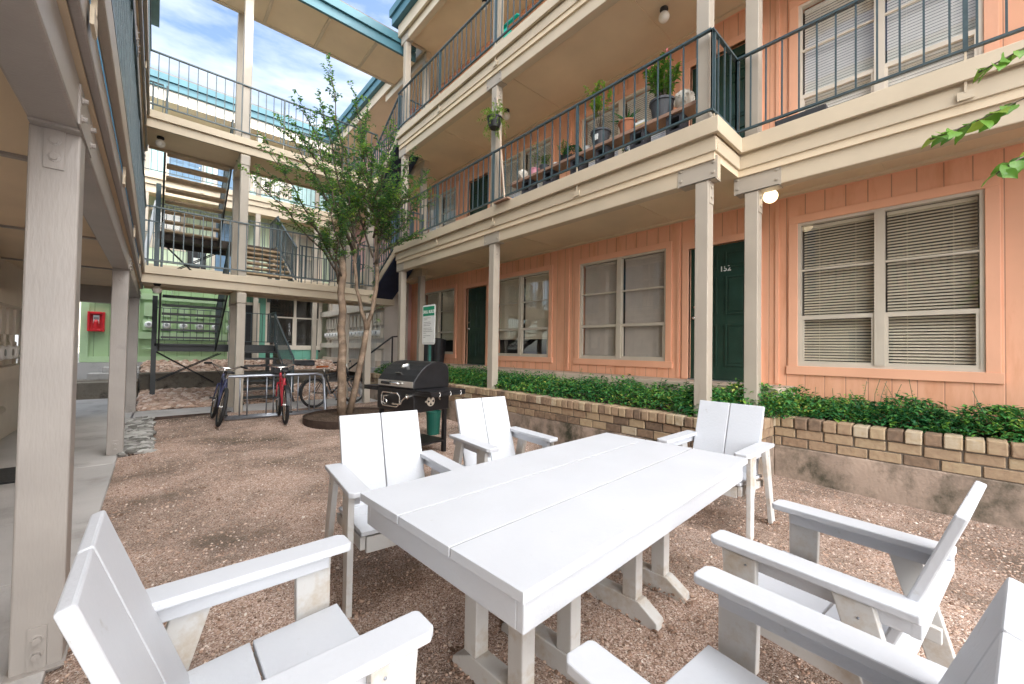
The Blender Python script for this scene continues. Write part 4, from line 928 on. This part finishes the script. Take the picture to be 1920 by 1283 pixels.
# ------------------------------------------------------------------ sign
t = empty('sign', (3.8,6.64,0), 'green and white grill rules sign on a green pole', 'sign')
m = MB(); m.box(3.815,3.86,6.62,6.66,-.1,2.15); m.build('pole', POLEG, t)
sy0, sy1, sz0, sz1 = 6.41, 6.87, 1.47, 2.21
def rr(y0, y1, z0, z1, r): return [(y, z) for cy, cz, a0 in ((y1-r,z1-r,0),(y0+r,z1-r,90),(y0+r,z0+r,180),(y1-r,z0+r,270)) for y, z in [(cy+r*math.cos(R(a0+15*k)), cz+r*math.sin(R(a0+15*k))) for k in range(7)]]
sp = MB().prism(rr(sy0,sy1,sz0,sz1,.04), 'x', 3.805, 3.812).build('sign_panel', SIGNW, t)
m = MB(); m.box(3.803,3.8048,sy0+.025,sy1-.025,sz1-.205,sz1-.03); m.build('header_band', SIGNG, sp)
text_mesh('header_text', 'GRILL RULES', .078, SIGNW, sp, (3.8025, 6.64, sz1-.155), (R(90),0,R(-90)), .0008, bold=.0022)
m = MB(); z = sz1-.25
for grp in ((.24,.12),(.24,.26,.22),(.28,.30,.32,.09),(.26,.06)):
    for Lg in grp:
        y = sy1-.05
        while y > sy1-.05-Lg:
            wl = rnd.uniform(.018,.05); m.box(3.8035,3.8048,max(y-wl, sy1-.06-Lg),y,z,z+.011); y -= wl+.012
        z -= .031
    z -= .018
m.box(3.8035,3.8048,sy0+.03,sy1-.03,sz0+.022,sz0+.030)
m.build('rule_text', INKG, sp)

# ------------------------------------------------------------------ bike rack + bikes
t = empty('bike_rack', (1.9,9.1,0), 'galvanised tube bike rack holding the bicycles', 'bike rack')
m = MB(); m.tube([(1.0,9.12,.02),(1.0,9.12,.76),(1.04,9.12,.81),(2.58,9.12,.82),(2.68,9.12,.79),(2.72,9.12,.70),(2.74,9.05,.12),(2.72,8.98,.035)], .030, 10); m.build('hoop', STEEL, t, smooth=True)
m = MB(); m.tube([(.98,9.02,.035),(2.72,8.98,.035)], .028, 10); m.tube([(.98,9.22,.035),(2.72,9.18,.035)], .028, 10); m.build('base_rail', STEEL, t, smooth=True)
m = MB()
for x in (1.22,1.34,1.66,1.78,2.1,2.22,2.44,2.54): m.tube([(x,9.12,.06),(x,9.12,.81)], .012, 8)
m.build('rack_bar', STEEL, t, smooth=True)
def bike(label, paintm, rear, front, lean=0, saddle=BLACKP, guard=False, turn=0, group='bicycles at the rack'):
    t = empty('bicycle', (0,0,0), label, 'bicycle', group)
    r, wb = .335, 1.04
    for y in (0, wb):
        w = MB().ring((0,y,r),(1,0,0), r-.029, .029, 36, 8).build('wheel', RUBBER, t, smooth=True)
        m = MB(); m.ring((0,y,r),(1,0,0), r-.05, .011, 30, 6)
        for k in range(18):
            a = 2*PI*k/18; m.tube([(.018*(-1)**k,y,r),(0,y+(r-.05)*math.cos(a),r+(r-.05)*math.sin(a))], .0016, 4, cap=False)
        m.lathe([(.022,-.045),(.022,.045)], (0,y,r), 10, axis=(1,0,0)); m.build('rim', CHROME, w)
    bb = (0,.44,.29); st = (0,.27,.80); ht = (0,.86,.82); hb = (0,.89,.68); ra = (0,0,r)
    m = MB(); m.tube([bb, st], .017); m.tube([(0,.30,.72), (0,.85,.80)], .018); m.tube([bb, hb], .021); m.tube([(0,.865,.86), hb], .022)
    for s in (-1, 1): m.tube([(s*.012,.44,.29),(s*.06,.0,r)], .010); m.tube([(s*.015,.29,.73),(s*.06,.0,r)], .009)
    m.build('frame', paintm, t, smooth=True)
    m = MB()
    for s in (-1, 1): m.tube([(s*.05,.895,.66),(s*.055,.93,.50),(s*.055,wb,r)], .012)
    m.tube([(-.055,.895,.66),(.055,.895,.66)], .016); m.build('fork', paintm, t, smooth=True)
    h = MB(); h.tube([(0,.865,.86),(0,.85,.96)], .014); h.tube([(-.31,.74,1.02),(-.24,.80,1.03),(-.1,.86,.975),(0,.87,.965),(.1,.86,.975),(.24,.80,1.03),(.31,.74,1.02)], .015); hb_ = h.build('handlebar', CHROME, t, smooth=True)
    
    for s in (-1, 1): MB().tube([(s*.33,.72,1.018),(s*.23,.81,1.03)], .019).build('grip', BLACKP, hb_)
    k = MB()
    for s in (-1, 1): k.tube([(s*.2,.84,1.0),(s*.13,.92,.93),(s*.02,.92,.80),(0,.92,.70)], .004, 6)
    k.build('brake_cable', BLACKP, hb_)
    s_ = MB(); s_.tube([st, (0,.245,.90)], .014); sp_ = s_.build('seat_post', CHROME, t)
    s_ = MB(); s_.prism([(-.085,.10),(-.03,.14),(.03,.14),(.085,.10),(.055,.22),(.02,.38),(-.02,.38),(-.055,.22)], 'z', .90, .945); s_.build('saddle', saddle, t, bevel=.018, seg=3)
    c = MB(); c.ring((.05,.44,.29),(1,0,0), .09, .008, 20, 6); c.bar((.07,.44,.29),(.075,.52,.14),.02,.03); c.bar((-.07,.44,.29),(-.075,.36,.44),.02,.03); cr = c.build('crank', STEEL, t)
    MB().box(.08,.17,.48,.56,.125,.15).box(-.17,-.08,.32,.40,.43,.455).build('pedal', BLACKP, cr)
    if guard:
        for y, a0, a1 in ((0, 30, 190), (wb, 20, 150)):
            q = MB()
            pts = [(0, y+(r+.02)*math.cos(R(a)), r+(r+.02)*math.sin(R(a))) for a in range(a0, a1+1, 12)]
            for p, p2 in zip(pts[:-1], pts[1:]): q.bar(p, p2, .05, .006)
            q.build('mudguard', BLACKM, t)
    d = Vector((front[0]-rear[0], front[1]-rear[1], 0)); ang = math.atan2(-d.x, d.y)
    t.rotation_euler = (0, R(lean), ang); t.location = (rear[0], rear[1], .012); return t
bike('red bicycle standing in the middle of the rack, seen from behind', REDP, (1.755,8.0), (1.86,9.02), 0, guard=True)
bike('dark blue bicycle leaning at the left end of the rack', BLUEP, (.815,8.39), (.83,9.42), 10)
bike('black city bicycle with brown leather saddle behind the rack by the tree', BLACKM, (2.72,9.75), (3.72,10.05), -5, saddle=LEATH, guard=True)
b_ = MB(); b_.box(1.74,2.0,8.98,9.22,.84,1.03); 
tag(b_.build('bike_basket', BLACKP, bevel=.02), 'black front basket on the red bicycle', 'basket')

# ------------------------------------------------------------------ tree ring and tree
t = empty('tree_ring', (2.85,7.72,0), 'low rusty steel ring of dark mulch around the tree', 'tree ring')
n = 44; m = MB(); vs = []; fs = []
for i in range(n):
    a = 2*PI*i/n
    for rr_, z in ((.86,-.05),(.86,.13),(.845,.13),(.845,-.05)): vs.append((2.85+rr_*math.cos(a), 7.72+rr_*math.sin(a), z))
for i in range(n):
    for k in range(3): i2 = (i+1) % n; fs.append((i*4+k, i2*4+k, i2*4+k+1, i*4+k+1))
m.q(vs, fs); m.build('ring_edge', RUST, t)
m = MB(); vs = [(2.85,7.72,.10)]; fs = []
for k, rr_ in enumerate((.3,.6,.846)):
    for i in range(n): a = 2*PI*i/n; vs.append((2.85+rr_*math.cos(a), 7.72+rr_*math.sin(a), .10+jit(.012)-.01*k))
for i in range(n): fs.append((0, 1+i, 1+(i+1)%n))
for k in range(2):
    for i in range(n): i2 = (i+1)%n; fs.append((1+k*n+i, 1+(k+1)*n+i, 1+(k+1)*n+i2, 1+k*n+i2))
m.q(vs, fs); m.build('mulch', SOIL, t)
TR = empty('tree', (2.85,8.0,0), 'slender multi-stemmed tree with airy green crown in the ring', 'tree')
trunk = MB(); limbs = MB(); leaves = MB(); twigs = MB()
def curve(p0, p1, n, wob, sag=0):
    p0 = Vector(p0); p1 = Vector(p1); o = []
    for i in range(n+1):
        f = i/n; p = p0.lerp(p1, f); k = math.sin(PI*f)
        o.append(p+Vector((jit(wob), jit(wob), jit(wob)*.4))*(1 if 0 < i < n else 0)+Vector((0,0,sag*k)))
    return o
def stem(pts, r0, r1, mb, n=10):
    k = len(pts); mb.tube(pts, [r0+(r1-r0)*i/(k-1)+rnd.uniform(-.003,.003)*(r0 > .03) for i in range(k)], n)
s1 = curve((2.72,7.95,.0),(2.66,8.0,3.15),9,.025); stem(s1, .085, .062, trunk)
s2 = [Vector(p) for p in ((2.86,8.02,.0),(3.0,8.05,.6),(3.16,8.1,1.35),(3.22,8.1,1.75))]; stem(s2, .065, .052, trunk)
s3 = curve((3.22,8.1,1.72),(3.0,8.1,2.55),4,.02)+curve((3.0,8.1,2.55),(2.95,8.15,3.6),4,.03)[1:]; stem(s3, .04, .028, trunk)
s4 = curve((3.22,8.1,1.72),(3.38,8.05,2.6),4,.02)+curve((3.38,8.05,2.6),(3.34,8.0,3.7),4,.03)[1:]; stem(s4, .045, .03, trunk)
trunk.build('trunk', BARK, TR, smooth=True)
def spray(p0, p1, dens, r0=.007):
    pts = curve(p0, p1, 6, .03, rnd.uniform(-.02,.06)); twigs.tube(pts, [r0*(1-.12*i) for i in range(7)], 4)
    L = (Vector(p1)-Vector(p0)).length; n = int(L*dens*1.25); bright = rnd.random()
    for i in range(n):
        f = (i+rnd.random())/n; k = min(5, int(f*6)); q = pts[k].lerp(pts[k+1], f*6-k); d = (pts[k+1]-pts[k]).normalized()
        side = d.cross(Vector((0,0,1))).normalized()*(1 if i % 2 else -1)
        v = (d*.45+side+Vector((jit(.5),jit(.5),jit(.5)-.1))).normalized()
        l = rnd.uniform(.050,.085)
        leaves.leaf(q+Vector((jit(.012),jit(.012),jit(.012))), v, Vector((jit(.4),jit(.4),1)), l, l*.55, min(1, max(0, rnd.gauss(.30+.32*bright, .17))))
def limb(p0, p1, r0, nspray, dens, spread=.5):
    pts = curve(p0, p1, 7, .06, .08); stem(pts, r0, r0*.28, limbs, 7)
    D_ = (Vector(p1)-Vector(p0)); Ln = D_.length; D_.normalize()
    for i in range(nspray):
        f = .18+.82*(i+rnd.random())/nspray; k = min(6, int(f*7)); q = pts[k].lerp(pts[min(7,k+1)], f*7-k)
        a = rnd.uniform(0, 6.283); v = (D_*rnd.uniform(.25,1.0)+Vector((math.cos(a), math.sin(a), rnd.uniform(-.35,.6)))*.8).normalized()
        l = rnd.uniform(.35,1.0)*spread*(1.25-.55*f)
        spray(q, q+v*l, dens)
    spray(pts[-2], pts[-1]+D_*.35, dens)
tops = [(2.66,8.0,3.1),(2.95,8.15,3.5),(3.34,8.0,3.6)]
ends = [(1.35,7.6,4.55),(1.2,7.9,4.15),(1.75,7.4,4.9),(1.9,8.0,5.7),(1.7,8.3,5.35),(2.35,7.9,6.5),(2.3,8.2,6.0),(2.75,7.8,6.15),(2.7,8.4,5.6),(3.1,8.0,6.05),
        (3.5,7.8,5.75),(3.75,8.2,5.6),(3.9,7.7,5.3),(4.1,7.6,4.55),(4.2,7.8,5.0),(3.7,7.3,4.4),(3.1,7.2,4.7),(2.6,7.1,4.6),(2.2,7.2,4.1),(3.0,8.7,5.0),(2.3,8.6,4.7),(3.6,8.6,5.0),(2.9,7.5,5.3),(4.0,7.8,3.75),(1.9,7.6,3.6),(2.5,7.7,3.9),(3.2,7.6,4.2),(2.9,8.2,4.4),(3.4,7.7,3.9)]
for i, e in enumerate(ends):
    b_ = min(tops, key=lambda q: (Vector(q)-Vector(e)).length+rnd.uniform(0,.5)); b2 = Vector(b_)+Vector((jit(.05),jit(.05),rnd.uniform(-.5,.15)))
    limb(b2, e, .022, 16, 52, .66)
for z in (1.9,2.2,2.4,2.7,2.9):
    q = Vector((3.3+jit(.15),8.05,z)); a = rnd.uniform(0,6.28); spray(q, q+Vector((math.cos(a)*.4,math.sin(a)*.3,.1)), 26, .004)
limbs.build('limb', TWIG, TR, smooth=True); twigs.build('twig', TWIG, TR); leaves.build('crown', LEAFT, TR)
# foreground leafy twig from the right
t = empty('leafy_branch', (2.6,-.2,2.3), 'bright green leafy branch reaching in from the upper right edge', 'branch')
tw = MB(); lv = MB()
def sprig(pts, n, L):
    tw.tube(pts, [.0035-.0004*i for i in range(len(pts))], 6); P_ = [Vector(p) for p in pts]; k = len(P_)-1
    for i in range(n):
        f = (i+.6)/n*k; j = min(k-1, int(f)); q = P_[j].lerp(P_[j+1], f-j); d = (P_[j]-P_[j+1]).normalized()
        s = d.cross(Vector((0,0,1)))*(1 if i % 2 else -1); l = L*rnd.uniform(.75,1.15)
        v = d*.55+s*.8+Vector((jit(.35),jit(.35),-.25+jit(.4)))
        lv.leaf2(q, v, Vector((-.75+jit(.4),-.35+jit(.4),.45+jit(.4))), l, l*.62, min(1,max(0,rnd.gauss(.5,.22))))
sprig([(2.285,.085,2.262),(2.36,.02,2.30),(2.45,-.06,2.355),(2.56,-.16,2.43),(2.9,-.45,2.6),(3.4,-.9,2.8)], 24, .078)
sprig([(2.45,-.045,2.545),(2.52,-.12,2.60),(2.62,-.22,2.68),(3.0,-.6,2.8)], 15, .07)
sprig([(2.49,-.09,2.13),(2.55,-.15,2.19),(2.7,-.28,2.28),(3.1,-.6,2.45)], 15, .08)
tw.build('twigs', TWIG, t); lv.build('foliage', LEAFY, t, smooth=True)

# gravel pushed up round the feet of the table and chairs
hp = MB()
def heap(x, y, n=46, r0=.075):
    for _ in range(n):
        a = rnd.uniform(0,6.283); r_ = r0*rnd.uniform(.2,1)**.7; k = rnd.uniform(.006,.014)
        hp.rock((x+r_*math.cos(a), y+r_*math.sin(a), .004+max(0,.022*(1-r_/r0))+.012*math.sin(x*2.3+y*1.1)), k, k*.8, k*.65, rnd.random()**1.3, rnd.uniform(0,6.28))
for x, y, a, lab in spots:
    for lx in (-.336,.336):
        for ly in (.247,-.295): heap(x+lx*math.cos(R(a))-ly*math.sin(R(a)), y+lx*math.sin(R(a))+ly*math.cos(R(a)))
for fx in xs:
    for q in range(9):
        fy = -.35+.07*q; heap(1.755+fx*math.cos(R(3))-fy*math.sin(R(3)), 1.36+fx*math.sin(R(3))+fy*math.cos(R(3)), 22, .07)
tag(hp.build('heaped_gravel', PEBB), 'small heaps of gravel round the feet of table and chairs', 'gravel', kind='stuff')
# ------------------------------------------------------------------ things on the second-floor balcony
DZ = PZ+ST; BXX = 4.62
def cinder(y, lab):
    t = MB(); x0, x1, z0, z1 = BXX, BXX+.19, DZ, DZ+.40
    y0, y1 = y-.10, y+.10
    # upright block, two cores facing the court
    for a, b in ((z0,z0+.035),(z0+.182,z0+.218),(z1-.035,z1)): t.box(x0, x1, y0, y1, a, b)
    for a, b in ((z0+.035,z0+.182),(z0+.218,z1-.035)): t.box(x0, x1, y0, y0+.035, a, b); t.box(x0, x1, y1-.035, y1, a, b); t.box(x1-.012, x1, y0+.035, y1-.035, a, b)
    return tag(t.build('cinder_block', BLOCK, bevel=.004), lab, 'cinder block', 'cinder blocks under the plank shelf')
names = ['below the stone head by the corner post','second from the corner post','below the tall leafy plant pot','just right of the tall railing post','left of the tall railing post','at the far left end of the plank']
for y, nm in zip((2.32,2.82,3.38,3.84,4.42,4.92), names): cinder(y, 'dark upright cinder block under the plank, '+nm)
m = MB(); m.box(BXX-.03, BXX+.24, 2.02, 3.92, DZ+.402, DZ+.445); tag(m.build('plank_shelf', PLANK, bevel=.004), 'weathered plank shelf on cinder blocks under the big flowering shrub', 'plank', 'plank shelves on the balcony')
m = MB(); m.box(BXX-.03, BXX+.24, 3.93, 5.3, DZ+.402, DZ+.445); tag(m.build('plank_shelf', PLANK, bevel=.004), 'weathered plank shelf on cinder blocks under the pink pot', 'plank', 'plank shelves on the balcony')
SZ = DZ+.445
def pot(x, y, z, r, h, mat, label, ribs=False):
    t = empty('potted_plant', (x,y,z), label, 'potted plant', 'pots on the balcony')
    prof = [(r*.74,0),(r*.96,h*.88),(r*1.06,h*.88),(r*1.06,h),(r*.95,h),(r*.93,h*.9),(.001,h*.9)]
    MB().lathe(prof, (x,y,z), 18).build('pot', mat, t)
    return t
def stalks(t, x, y, z, n, h, spread, leafn, L, mat, cmean=.5, pal=None, top=.45, wl=.5, flower=None):
    st = MB(); lv = MB(); fl = MB()
    for i in range(n):
        a = rnd.uniform(0,6.28); s = spread*rnd.uniform(.2,1); hh = h*rnd.uniform(.7,1)
        pts = curve((x+jit(.03),y+jit(.03),z), (x+math.cos(a)*s,y+math.sin(a)*s,z+hh), 5, .015); st.tube(pts, .004, 5)
        for k in range(leafn):
            f = top+(1-top)*rnd.random(); j = min(4, int(f*5)); q = pts[j].lerp(pts[j+1], f*5-j); b = rnd.uniform(0,6.28); l = L*rnd.uniform(.7,1.2)
            lv.leaf(q, (math.cos(b),math.sin(b),rnd.uniform(-.2,.9)), (jit(.3),jit(.3),1), l, l*wl, min(1,max(0,rnd.gauss(cmean,.2))))
        if flower and rnd.random() < flower:
            for k in range(7): fl.leaf(pts[-1]+Vector((jit(.03),jit(.03),jit(.02)+.02)), (jit(1),jit(1),.6), (0,0,1), .028, .026, rnd.random())
    st.build('stem', TWIG, t); lv.build('foliage', mat, t)
    if fl.v: fl.build('flower', PINKF, t)
px = BXX+.10
t = pot(px, 2.52, SZ, .15, .24, GREYPOT, 'dark pot of tall green shrub topped with pink flowers'); stalks(t, px, 2.52, SZ+.2, 26, .56, .24, 26, .085, LEAFY, .35, top=.3, wl=.36, flower=.45)
t = pot(px, 3.46, SZ, .14, .23, GREYPOT, 'grey pot with tag and tall sparse yellow-green plant'); stalks(t, px, 3.46, SZ+.2, 9, .72, .26, 34, .05, LEAFY, .72, top=.5, wl=.75)
MB().box(px-.150,px-.142,3.40,3.46,SZ+.06,SZ+.14).build('tag', SIGNW, t)
t = pot(px, 3.02, SZ, .12, .19, TERRA, 'terracotta pot with spiky aloe on the plank'); lv = MB()
for i in range(13): a = rnd.uniform(0,6.28); lv.leaf((px,3.02,SZ+.16), (math.cos(a)*.7,math.sin(a)*.7,rnd.uniform(.3,1.3)), (0,0,1), rnd.uniform(.18,.34), .035, rnd.uniform(.2,.6), .5)
lv.build('foliage', LEAFG, t)
t = pot(px, 3.97, SZ, .07, .06, GREYPOT, 'round dark green bushy plant beside the tall railing post'); lv = MB()
for i in range(420):
    a = rnd.uniform(0,6.28); e = rnd.uniform(-.3,1.5); q = Vector((px+.12*math.cos(a)*math.cos(e), 3.97+.13*math.sin(a)*math.cos(e), SZ+.10+.10*math.sin(e))); lv.leaf(q, (math.cos(a),math.sin(a),jit(.8)), (0,0,1), .035, .02, rnd.uniform(0,.4))
lv.build('foliage', LEAFG, t)
t = pot(px, 4.80, SZ, .085, .13, PINKPOT, 'small pink pot with a leggy young plant'); stalks(t, px, 4.80, SZ+.1, 4, .62, .16, 11, .05, LEAFY, .4, top=.2)
def head(x, y, z, s, label):
    t = empty('stone_head', (x,y,z), label, 'statue', 'carved heads on the plank')
    prof = [(.40,0),(.42,.10),(.36,.22),(.44,.34),(.54,.50),(.60,.72),(.62,.95),(.58,1.15),(.46,1.33),(.28,1.42),(.24,1.5),(.16,1.6),(.02,1.64)]
    m = MB(); m.lathe([(r*s,zz*s) for r, zz in prof], (x,y,z), 20)
    m.build('head', STONE, t, smooth=True)
    f = MB(); cx, cy = x, y; d = Vector((-.93,-.36,0)); sd = Vector((.36,-.93,0))
    def P(a, b, c): q = Vector((x,y,z))+d*(a*s)+sd*(b*s); return (q.x,q.y,z+c*s)
    f.tube([P(.60,0,.92),P(.70,0,.74),P(.74,0,.66),P(.58,0,.60)], [.05*s,.07*s,.09*s,.05*s], 8)
    for b in (-.24,.24): f.tube([P(.56,b-.14,.93),P(.61,b,.98),P(.56,b+.14,.93)], .035*s, 6); f.tube([P(.54,b-.12,.85),P(.585,b,.84),P(.54,b+.12,.85)], .04*s, 6)
    f.tube([P(.50,-.17,.48),P(.585,0,.49),P(.50,.17,.48)], .045*s, 6)
    for b in (-1,1): f.tube([P(-.02,b*.62,1.0),P(-.04,b*.68,.8),P(.0,b*.60,.5)], .06*s, 6)
    f.build('face', STONE, t, smooth=True)
    h = MB()
    for k in range(46):
        a = rnd.uniform(0,6.28); e = rnd.uniform(.15,1.45); r_ = .60*s
        if math.cos(a-math.atan2(-.36,-.93)) > .55 and e < .75: continue
        h.rock((x+r_*math.cos(a)*math.cos(e)*1.0, y+r_*math.sin(a)*math.cos(e), z+s*(.92+.48*math.sin(e))), .16*s,.16*s,.16*s, .5)
    h.build('hair', STONE, t)
head(px, 2.24, SZ, .165, 'pale carved stone head beside the flowering shrub pot')
head(px, 5.10, SZ, .140, 'pale carved stone head at the far left of the plank')
t = pot(px, 4.58, SZ, .075, .12, GREYPOT, 'small dark pot of low greenery between white cup and pink pot'); stalks(t, px, 4.58, SZ+.09, 12, .22, .12, 14, .045, LEAFY, .35, top=.25)
t = pot(px, 4.15, SZ, .075, .12, BLACKP, 'small black pot of greenery left of the round bush'); stalks(t, px, 4.15, SZ+.09, 12, .26, .12, 14, .045, LEAFY, .5, top=.25)
m = MB(); m.box(px-.07,px+.09,2.70,2.88,SZ,SZ+.05); o = m.build('paper_box', YELB, bevel=.003); tag(o, 'flat yellow paper box between aloe and flowering shrub', 'box'); MB().box(px-.075,px+.085,2.71,2.87,SZ+.0505,SZ+.085).build('book', SIGNW, o)
def cup(y, r, h, lab):
    m = MB(); m.lathe([(r*.8,0),(r,h),(r*.9,h),(r*.75,.01),(.001,.01)], (px,y,SZ), 16); tag(m.build('cup', WHITEP), lab, 'cup', 'white cups on the plank')
cup(3.70, .06, .10, 'larger white cup between round bush and tall plant'); cup(4.33, .04, .08, 'small white cup left of the tall railing post')
t = empty('broom', (4.55,5.4,DZ), 'broom with pale wooden handle leaning on the beige post', 'broom')
MB().tube([(4.42,5.22,DZ+.12),(4.46,5.52,DZ+2.02)], .016, 8).build('handle', WOODH, t); MB().box(4.33,4.44,5.05,5.42,DZ+.062,DZ+.085).build('broom_head', PLANK, t)
t = empty('hanging_basket', (4.36,5.50,5.35), 'black hanging basket with trailing yellow-green plant on the post', 'hanging basket')
hx, hy, hz = 4.36, 5.46, 5.28
MB().lathe([(.09,0),(.13,.16),(.14,.16),(.14,.18),(.12,.18),(.11,.15),(.001,.14)], (hx,hy,hz), 18).build('pot', BLACKP, t)
m = MB()
for k in range(3): a = k*2.09; m.tube([(hx+.13*math.cos(a),hy+.13*math.sin(a),hz+.17),(hx,hy,hz+.55)], .003, 4)
m.tube([(hx,hy,hz+.55),(hx+.12,hy+.14,hz+.62)], .004, 4); m.build('hanger', IRON, t)
lv = MB()
for i in range(60):
    a = rnd.uniform(0,6.28); r_ = rnd.uniform(.08,.30); dz = rnd.uniform(-.38,.22); pts = curve((hx,hy,hz+.16),(hx+r_*math.cos(a),hy+r_*math.sin(a),hz+.16+dz),5,.02,.10); lv.tube(pts, .0022, 4, r=.6)
    for k in range(18): j = rnd.randint(1,4); q = pts[j].lerp(pts[j+1], rnd.random()); lv.leaf(q, (jit(1),jit(1),jit(1)), (0,0,1), .04, .017, min(1,rnd.uniform(.5,1.0)))
lv.build('foliage', LEAFY, t)
t = empty('trough_planter', (5.32,1.1,DZ), 'dark trough planter on the balcony below the upper window', 'planter'); m = MB(); m.prism([(5.24,DZ),(5.40,DZ),(5.43,DZ+.17),(5.21,DZ+.17)], 'y', .95, 1.42); m.build('trough', GREYPOT, t, bevel=.006); MB().box(5.225,5.415,.97,1.40,DZ+.1705,DZ+.178).build('soil', SOIL, t)
t = pot(px+.30, 3.15, DZ, .13, .2, GREYPOT, 'low leafy plant on the floor beneath the plank shelf'); stalks(t, px+.30, 3.15, DZ+.16, 14, .3, .16, 16, .05, LEAFY, .5, top=.3)
t = empty('storage_box', (4.75,5.35,DZ), 'small white and blue box at the foot of the balcony post', 'box'); MB().box(4.66,4.86,5.28,5.5,DZ,DZ+.2).build('box_body', WHITEP, t, bevel=.01); MB().box(4.655,4.865,5.275,5.505,DZ+.2,DZ+.225).build('box_lid', DOORB, t, bevel=.006)
# teal chair on the third floor
t = empty('plastic_chair', (5.0,5.6,DZ+ST), 'teal plastic chair behind the third-floor railing', 'chair'); z = DZ+ST; m = MB()
m.box(4.72,5.2,5.3,5.8,z+.40,z+.44); m.build('seat', TEALC, t, bevel=.01); m = MB(); m.prism([(5.78,z+.44),(5.82,z+.44),(5.95,z+.95),(5.91,z+.95)], 'x', 4.74, 5.18); m.build('backrest', TEALC, t, bevel=.01)
for x, y in ((4.74,5.33),(5.18,5.33),(4.74,5.78),(5.18,5.78)): MB().bar((x,y,z+.42),(x+(x-4.96)*.15,y+(y-5.55)*.2,z),.05,.04).build('leg', TEALC, t)
for x in (4.72,5.2): MB().box(x-.03,x+.03,5.28,5.88,z+.64,z+.67).build('armrest', TEALC, t, bevel=.008)

# ------------------------------------------------------------------ sky, sun, camera
AZ, EL = 118, 40
w = bpy.data.worlds.new('World'); S.world = w; w.use_nodes = True; N = w.node_tree.nodes; L = w.node_tree.links
bg = N['Background']; sky = N.new('ShaderNodeTexSky'); sky.sky_type = 'NISHITA'; sky.sun_disc = False; sky.sun_elevation = R(EL); sky.sun_rotation = R(AZ); sky.air_density = 1.0; sky.dust_density = 1.5; sky.ozone_density = 1.0
tc = N.new('ShaderNodeTexCoord'); mp = N.new('ShaderNodeMapping'); mp.inputs['Scale'].default_value = (1.1,1.1,4.2); L.new(tc.outputs['Generated'], mp.inputs['Vector'])
n1 = N.new('ShaderNodeTexNoise'); n1.inputs['Scale'].default_value = 2.1; n1.inputs['Detail'].default_value = 9; n1.inputs['Roughness'].default_value = .58; L.new(mp.outputs['Vector'], n1.inputs['Vector'])
rc = ramp(N, [(.43,(.0,.0,.0)),(.70,(1,1,1))]); L.new(n1.outputs['Fac'], rc.inputs['Fac'])
# unseen bright cloud lobe added behind the camera as fill; thin and blue northward
dt = N.new('ShaderNodeVectorMath'); dt.operation = 'DOT_PRODUCT'; L.new(tc.outputs['Generated'], dt.inputs[0]); dt.inputs[1].default_value = (.12,-.88,.46)
mr = N.new('ShaderNodeMapRange'); mr.interpolation_type = 'SMOOTHSTEP'; mr.inputs['From Min'].default_value = -.05; mr.inputs['From Max'].default_value = .9; L.new(dt.outputs['Value'], mr.inputs['Value'])
mxf = N.new('ShaderNodeMath'); mxf.operation = 'MAXIMUM'; L.new(rc.outputs['Color'], mxf.inputs[0]); L.new(mr.outputs['Result'], mxf.inputs[1])
cl = N.new('ShaderNodeMixRGB'); L.new(mr.outputs['Result'], cl.inputs['Fac']); cl.inputs['Color1'].default_value = (7.2,7.5,8.0,1); cl.inputs['Color2'].default_value = (38,38,38.2,1)
mx = N.new('ShaderNodeMixRGB'); L.new(mxf.outputs[0], mx.inputs['Fac']); hs = N.new('ShaderNodeHueSaturation'); hs.inputs['Saturation'].default_value = 1.0; hs.inputs['Value'].default_value = 1.75; L.new(sky.outputs['Color'], hs.inputs['Color']); L.new(hs.outputs['Color'], mx.inputs['Color1']); L.new(cl.outputs['Color'], mx.inputs['Color2'])
L.new(mx.outputs['Color'], bg.inputs['Color']); bg.inputs['Strength'].default_value = .12
sd = bpy.data.lights.new('sun', 'SUN'); sd.energy = 3.0; sd.angle = R(.5); sd.color = (1,.93,.82)
so = bpy.data.objects.new('sun', sd); COL.objects.link(so)
v = Vector((math.sin(R(AZ))*math.cos(R(EL)), math.cos(R(AZ))*math.cos(R(EL)), math.sin(R(EL)))); so.rotation_euler = v.to_track_quat('Z','Y').to_euler(); so.location = v*40
cam = bpy.data.cameras.new('camera'); co = bpy.data.objects.new('camera', cam); COL.objects.link(co); S.camera = co
cam.sensor_width = 36; cam.lens = 752.3/1920*36; cam.clip_end = 1000; cam.clip_start = .02
yaw, pit, rol = R(41.62), R(1.065), R(-.898)
f = Vector((math.sin(yaw)*math.cos(pit), math.cos(yaw)*math.cos(pit), math.sin(pit))); r = Vector((math.cos(yaw), -math.sin(yaw), 0)); d = f.cross(r)
r2 = r*math.cos(rol)+d*math.sin(rol); d2 = d*math.cos(rol)-r*math.sin(rol)
co.matrix_world = Matrix(((r2.x,-d2.x,-f.x,0),(r2.y,-d2.y,-f.y,0),(r2.z,-d2.z,-f.z,1.40),(0,0,0,1)))
vs = S.view_settings; vs.view_transform = 'Standard'; vs.look = 'None'; vs.gamma = 1; vs.exposure = .84; vs.use_curve_mapping = False
S.cycles.max_bounces = 8; S.cycles.transparent_max_bounces = 12; S.cycles.use_denoising = True; S.cycles.caustics_reflective = False; S.cycles.caustics_refractive = False
